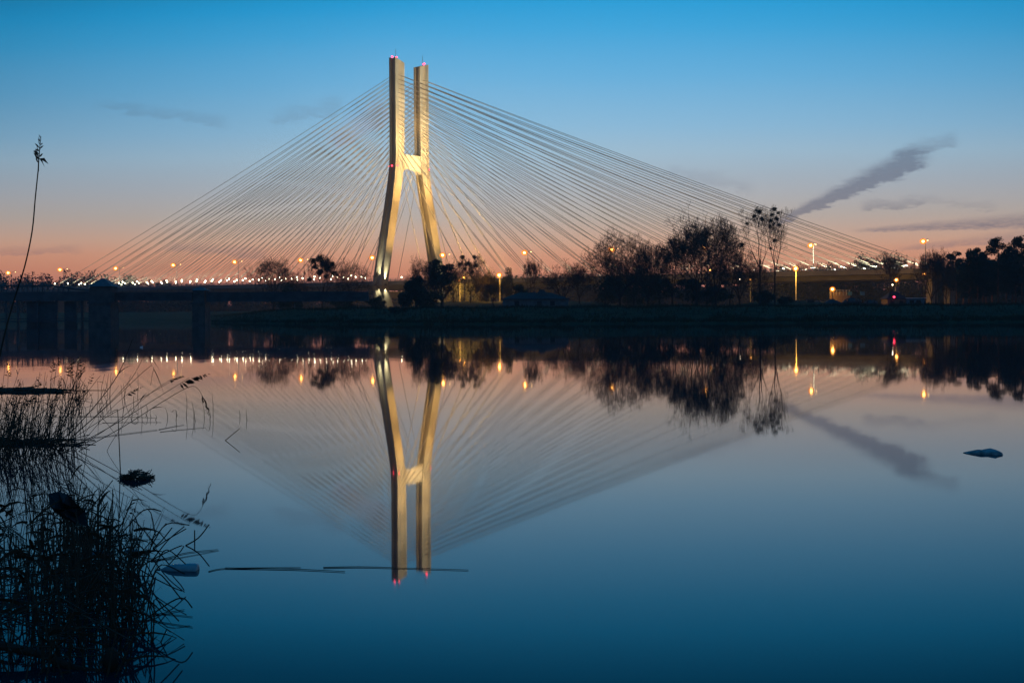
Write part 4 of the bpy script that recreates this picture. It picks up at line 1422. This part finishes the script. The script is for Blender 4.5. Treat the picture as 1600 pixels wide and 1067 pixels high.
floating([(326, 893), (345, 889), (380, 887.5), (470, 886.5)], 0.008, 'floating reed stalk just right of the large bottle')
floating([(352, 888), (430, 889), (480, 890.5), (539, 893.5)], 0.011, 'thicker floating reed stalk with a cut end, overlapping the one beside the bottle')
floating([(505, 887), (560, 886), (620, 887.5), (732, 891)], 0.010, 'longest thin floating reed crossing the reflected tower top')
floating([(-20, 692), (60, 690), (130, 686), (246, 672)], 0.016, 'long dark floating stalk at the foot of the leaning reeds')
floating([(248, 671.5), (270, 667), (288, 664)], 0.011, 'short floating stalk at the end of the long dark one')
floating([(250, 675), (290, 671), (322, 668)], 0.009, 'thin pale floating stalk below the stump group')
floating([(120, 651), (180, 651), (245, 653)], 0.010, 'thin floating stalk under the stump group')
floating([(160, 661), (200, 660), (252, 660)], 0.009, 'curved floating stalk between the leaning reeds')
floating([(236, 877), (262, 872), (292, 864), (340, 859)], 0.010, 'dark floating stalk lying just above the large bottle')
floating([(228, 872), (262, 874), (300, 868), (342, 860)], 0.007, 'thin floating stalk crossing the one above the large bottle')
floating([(140, 846), (190, 845), (250, 842)], 0.007, 'floating stalk left of the V near the large bottle')
floating([(238, 959), (262, 960), (301, 964)], 0.008, 'straight cut reed sticking out of the clump, upper of two')
floating([(236, 970), (262, 974), (301, 980)], 0.008, 'straight cut reed sticking out of the clump, lower of two')
floating([(236, 962), (258, 958), (288, 953)], 0.010, 'flat split reed blade beside the two cut reeds')
floating([(112, 610.5), (140, 610), (166, 610)], 0.02, 'thin twig floating off the right end of the driftwood pole')
floating([(-60, 611), (30, 611), (90, 611), (112, 611)], 0.05, 'long dark driftwood pole floating level with the left lamp reflections', 'driftwood', 'driftwood', None, 'bark')

# mat of dead reeds on the driftwood pole and at the waterline of the leaning reeds
rg = random.Random(9)
mt_ = MB()
for i in range(900):
    x = rg.gauss(-5, 48); y = 611 + rg.gauss(0, 1.2)
    if x > 70 + rg.uniform(-30, 40): continue
    p = at(x, y, dwater(x, y)); a_ = rg.uniform(-0.3, 0.3); L = rg.uniform(0.2, 0.9)
    p.z = rg.uniform(0.0, 0.05)
    dv = Vector((math.cos(a_), math.sin(a_) * 1.2, rg.uniform(-.04, .08))) * L
    mt_.tube([p - dv / 2, p + dv / 2], 0.012, 3, cap=False)
for i in range(120):
    x = rg.gauss(10, 70); y = 692 + rg.gauss(0, 2.2)
    if x > 128: continue
    p = at(x, y, dwater(x, y)); a_ = rg.uniform(-0.5, 0.5); L = rg.uniform(0.2, 0.8); p.z = rg.uniform(0, 0.05)
    dv = Vector((math.cos(a_), math.sin(a_), rg.uniform(-.1, .25))) * L
    mt_.tube([p - dv / 2, p + dv / 2], 0.008, 3, cap=False)
tag(mt_.build('reed_mat', 'reed'), 'mats of dead reeds floating among the leaning stalks', 'reeds', kind='stuff')

# floating tuft
rg = random.Random(14)
p0 = at(212, 748, dwater(212, 748))
tf = MB()
for i in range(170):
    x = rg.uniform(-0.16, 0.16); L = rg.uniform(0.05, 0.2)
    p = Vector((x, rg.uniform(-.12, .12), rg.uniform(0, 0.10) * (1 - abs(x) / 0.24)))
    dv = Vector((rg.gauss(.7, .5), rg.gauss(0, .4), rg.gauss(.12, .3))).normalized() * L
    tf.tube([p - dv / 2, p + dv / 2], 0.005, 3, cap=False)
o = tf.build('floating_tuft', 'reed'); o.location = (p0.x, p0.y, 0)
tag(o, 'dark matted tuft of dead reed floating right of the reed bed', 'reed tuft')

# dense reed bed: thousands of stems nobody could count
rg = random.Random(21)
bed = MB()


def bed_stem(x, d, hgt, lean_, w, kink=False):
    z0 = -0.12
    Xw = (x - 800) * d / F
    b0 = Vector((Xw, d, z0))
    dx = rg.gauss(lean_, 0.17 if rg.random() < 0.72 else 0.55); dy = rg.gauss(0, 0.15)
    top = b0 + Vector((dx * hgt, dy * hgt, hgt - z0))
    if kink:
        k = b0.lerp(top, rg.uniform(.4, .75)); dirv = Vector((rg.choice([-1, 1]) * rg.uniform(.3, 1), rg.uniform(-.5, .5), rg.uniform(-.9, .25))).normalized()
        bed.tube([b0, k, k + dirv * hgt * rg.uniform(.25, .6)], [w, w * .9, w * .6], 3, cap=False)
    else:
        mid = b0.lerp(top, .5) + Vector((rg.gauss(0, .03), 0, 0))
        bed.tube([b0, mid, top], [w, w * .85, w * .5], 3, cap=False)
    if rg.random() < 0.22:
        q = b0.lerp(top, rg.uniform(.3, .95))
        leaf(bed, q, Vector((rg.uniform(-1, 1), rg.uniform(-.5, .5), rg.uniform(-.2, .8))), rg.uniform(.15, .4), .009, rg.uniform(.2, 1.0), rg)


# nearer clump
for i in range(470):
    d = rg.uniform(7.4, 12.8)
    edge = 222 - (d - 7.4) * 8 + 26 * math.sin(d * 3.1) + rg.gauss(0, 16)
    x = edge - abs(rg.gauss(0, 1)) * 95
    if x < -90: x = rg.uniform(-90, 60)
    dens = smooth(240, -30, x)
    hgt = rg.uniform(0.12, 0.42) + rg.random() * 0.55 * (1 - smooth(30, 190, x))
    bed_stem(x, d, hgt, 0.05, rg.uniform(0.0030, 0.0065), rg.random() < 0.42)
for i in range(70):                                            # thicker old stems standing up out of the tangle
    d = rg.uniform(7.5, 11.5); x = rg.uniform(-40, 215)
    bed_stem(x, d, rg.uniform(0.3, 0.75) * (1 - 0.5 * smooth(60, 215, x)), 0.05, rg.uniform(0.006, 0.009), rg.random() < 0.5)
    q = Vector(((x - 800) * d / F, d, rg.uniform(0.1, 0.5)))
    leaf(bed, q, Vector((rg.uniform(-1, 1), rg.uniform(-.6, .3), rg.uniform(0, .9))), rg.uniform(.2, .5), .016, rg.uniform(.4, 1.2), rg)
# leaning line farther out
for i in range(260):
    d = rg.uniform(17.5, 24)
    x = rg.gauss(20, 48)
    if x > 135: continue
    bed_stem(x, d, rg.uniform(0.25, 1.05) * (1 - 0.45 * smooth(70, 135, x)), rg.uniform(0.05, 0.5), rg.uniform(0.004, 0.008), rg.random() < 0.35)
for i in range(70):
    d = rg.uniform(26, 36); x = rg.gauss(110, 60)
    if x > 220: continue
    bed_stem(x, d, rg.uniform(0.15, 0.6), 0.1, 0.007, rg.random() < .3)
# litter of broken stalks lying in the clump
for i in range(70):
    d = rg.uniform(7.4, 11.0); x = rg.uniform(-60, 210) - rg.random() * 50
    p = Vector(((x - 800) * d / F, d, rg.uniform(0.02, 0.28)))
    a_ = rg.uniform(-0.8, 0.8); dv = Vector((math.cos(a_), math.sin(a_), rg.gauss(0, .25))) * rg.uniform(.12, .5)
    bed.tube([p - dv / 2, p + dv / 2], 0.005, 3, cap=False)
tag(bed.build('reed_bed', 'reed'), 'dense tangle of dead reeds in the lower left corner', 'reeds', kind='stuff')

# single reeds at the edge of the tangle
for i in range(46):
    rg = random.Random(500 + i)
    d = rg.uniform(18.5, 23)
    x = rg.uniform(-10, 118)
    yb_ = hor(x) + CH * F / d
    hgt = rg.uniform(0.7, 1.25)
    ln = rg.uniform(-6, 34)
    yt = yb_ - hgt * F / d
    reed([(x, yb_), (x + ln * .4, lerp(yb_, yt, .5)), (x + ln, yt)], d, 0.006, 'thin upright reed with a ragged head in the left reed line', 0.22 if i % 2 else 0.0, 2 if i % 3 == 0 else 0, group='upright reeds in the left reed line', seed=600 + i)
for i in range(64):
    rg = random.Random(700 + i)
    d = rg.uniform(8.0, 11.5)
    x = rg.uniform(100, 246)
    yb_ = hor(x) + CH * F / d
    hgt = rg.uniform(0.25, 0.62) * (1.25 - 0.5 * smooth(120, 240, x))
    ln = rg.uniform(-45, 95) * rg.random() ** 0.6
    yt = yb_ - hgt * F / d * (1 - 0.35 * abs(ln) / 95)
    pts = [(x, yb_), (x + ln * .5, lerp(yb_, yt, .6)), (x + ln, yt)]
    if i % 2 == 0: pts.append((x + ln + rg.choice([-1, 1, 1]) * rg.uniform(12, 48), yt + rg.uniform(-8, 46)))
    reed(pts, d, 0.0055, 'short broken reed at the right edge of the corner tangle', 0, 0, group='broken reeds at the edge of the tangle', seed=800 + i, taper=0.2)

# fallen branch at the bottom
p = [(-60, 1000, 7.9), (20, 1012, 7.8), (70, 1024, 7.75), (120, 1044, 7.65), (165, 1050, 7.6), (188, 1042, 7.6)]
pts = [at(x, y, d) for x, y, d in p]
o0 = pts[0].copy(); o0.z = 0
fb = empty('fallen_branch', o0); tag(fb, 'dark fallen branch lying across the bottom of the reed tangle', 'branch')
q = MB(); stem_mesh(q, [a - o0 for a in pts], 0.028, 7, 0.35); q.build('limb', 'bark', fb, True)
q = MB(); c_ = at(174, 1030, 7.6) - o0; q.ball(c_, 0.055, 9, 7, 0.8, 1, 1.3); q.build('knot', 'bark', fb, True)
q = MB(); stem_mesh(q, [pts[2] - o0, at(98, 1000, 7.7) - o0, at(130, 985, 7.7) - o0], 0.012, 5, 0.6); q.build('twig', 'bark', fb, True)

# bottles


def bottle(x0, x1, yw, r, label, m_, flip=False, sink=0.55):
    d = dwater((x0 + x1) / 2, yw)
    L = (x1 - x0) * d / F
    c_ = at((x0 + x1) / 2, yw, d)
    e = empty('plastic_bottle', (c_.x, d, 0)); tag(e, label, 'bottle', 'plastic bottles afloat')
    prof = [(-0.5, 0.16), (-0.47, 0.2), (-0.44, 0.2), (-0.43, 0.24), (-0.36, 0.42), (-0.25, 0.75), (-0.12, 0.95), (0.0, 1.0), (0.12, 0.96), (0.2, 1.0), (0.34, 1.0), (0.44, 1.0), (0.485, 0.94), (0.5, 0.78), (0.485, 0.3)]
    q = MB(); sg_ = -1 if flip else 1
    seg = 16; n0 = 0
    for (t, rr) in prof:
        for j in range(seg):
            th = 2 * math.pi * j / seg
            w_ = 1 + 0.05 * math.sin(3 * th + t * 9)
            q.v.append((sg_ * t * L, r * rr * w_ * math.cos(th), r * (1 - 2 * sink + 0.0) + r * rr * w_ * math.sin(th)))
    for i in range(len(prof) - 1):
        for j in range(seg):
            k = (j + 1) % seg
            q.f.append((i * seg + j, i * seg + k, (i + 1) * seg + k, (i + 1) * seg + j))
    q.f.append(tuple((len(prof) - 1) * seg + j for j in range(seg)))
    q.build('body', m_, e, True)
    q = MB(); q.tube([(-sg_ * 0.54 * L, 0, r * (1 - 2 * sink)), (-sg_ * 0.46 * L, 0, r * (1 - 2 * sink))], r * 0.25, 10); q.build('cap', 'dark', e)
    e.rotation_euler = (0, 0, R(-3))
    return e


bottle(247, 310, 890, 0.056, 'large pale blue plastic bottle floating at the edge of the reeds', 'bottle')
bottle(143, 180, 866, 0.036, 'small grey plastic bottle floating among the reeds', 'bottle2', True)
bottle(192, 216, 861, 0.02, 'tiny dark bottle floating between the two larger ones', 'foam')

# dark plastic sheet caught on the reeds
rg = random.Random(3)
q = MB()
out = [(75, 772), (92, 768), (106, 772), (122, 790), (133, 798), (136, 822), (118, 818), (100, 808), (86, 800), (78, 788)]
d = 9.6
cpt = at(106, 795, d)
n_ = len(out)
ringf = [at(x, y, d + 0.05 * math.sin(i * 1.9)) for i, (x, y) in enumerate(out)]
mid = [cpt.lerp(p, 0.5) + Vector((0, -0.05 + 0.04 * math.sin(i * 2.7), 0)) for i, p in enumerate(ringf)]
sh0 = Vector((cpt.x, cpt.y, 0))
for i in range(n_):
    j = (i + 1) % n_
    for (fr, bk) in ((0.0, 1), ):
        q.quad(ringf[i] - sh0, ringf[j] - sh0, mid[j] - sh0, mid[i] - sh0)
        q.tri(mid[i] - sh0, mid[j] - sh0, cpt + Vector((0, -0.03, 0)) - sh0)
o = q.build('plastic_sheet', 'sheet'); o.location = sh0
sd = o.modifiers.new('thickness', 'SOLIDIFY'); sd.thickness = 0.004
tag(o, 'dark torn plastic sheet caught on the reeds', 'plastic sheet')

# floating debris at the right and a small white float far out
d = dwater(1532, 708); c_ = at(1532, 708, d)
q = MB()
L = 50 * d / F / 2
ring0 = [(-L, 0.0), (-L * .6, .020), (-L * .1, .042), (L * .3, .038), (L * .75, .058), (L, .034)]
for yy, k in ((-0.13, 0.55), (-0.07, 1.0), (0.05, 1.0), (0.12, 0.7)):
    for x_, z_ in ring0: q.v.append((x_, yy * (1.2 + x_ / L * .6), z_ * k + 0.006))
for x_, z_ in ring0: q.v.append((x_, -0.16 * (1.2 + x_ / L * .6), -0.03))
for a_ in range(3):
    for i in range(5): q.f.append((a_ * 6 + i, a_ * 6 + i + 1, (a_ + 1) * 6 + i + 1, (a_ + 1) * 6 + i))
for i in range(5): q.f.append((24 + i, 24 + i + 1, i + 1, i)); q.f.append((18 + i, 18 + i + 1, 24 + i + 1, 24 + i))
q.f.append((5, 11, 17, 23, 29))
o = q.build('floating_debris', 'foam'); o.location = (c_.x, c_.y, 0)
tag(o, 'grey wedge of debris floating alone at the right', 'debris')
d = dwater(221, 543); c_ = at(221, 543, d)
q = MB(); q.ball((0, 0, 0.03), 0.06, 10, 7, 1.7, 0.8, 0.8); q.ball((0.07, 0, 0.08), 0.03, 8, 6)
o = q.build('white_float', 'white'); o.location = (c_.x, c_.y, 0)
tag(o, 'small white float on dark water between the weir piers', 'float')

# ------------------------------------------------------------------ evening air over the river
hz = bpy.data.materials.new('evening air'); hz.use_nodes = True
hn = hz.node_tree; hn.nodes.clear()
hv = hn.nodes.new('ShaderNodeVolumePrincipled')
hv.inputs['Color'].default_value = (0.86, 0.93, 1.0, 1)
hv.inputs['Density'].default_value = 0.00016
hv.inputs['Anisotropy'].default_value = 0.0
ho = hn.nodes.new('ShaderNodeOutputMaterial')
hn.links.new(hv.outputs[0], ho.inputs['Volume'])
M['haze'] = hz
b = MB(); b.box(-1450, 1450, -150, 1450, -2.0, 150)
tag(b.build('haze', 'haze'), 'thin blue evening air over the river', kind='stuff')
scene.cycles.volume_bounces = 0
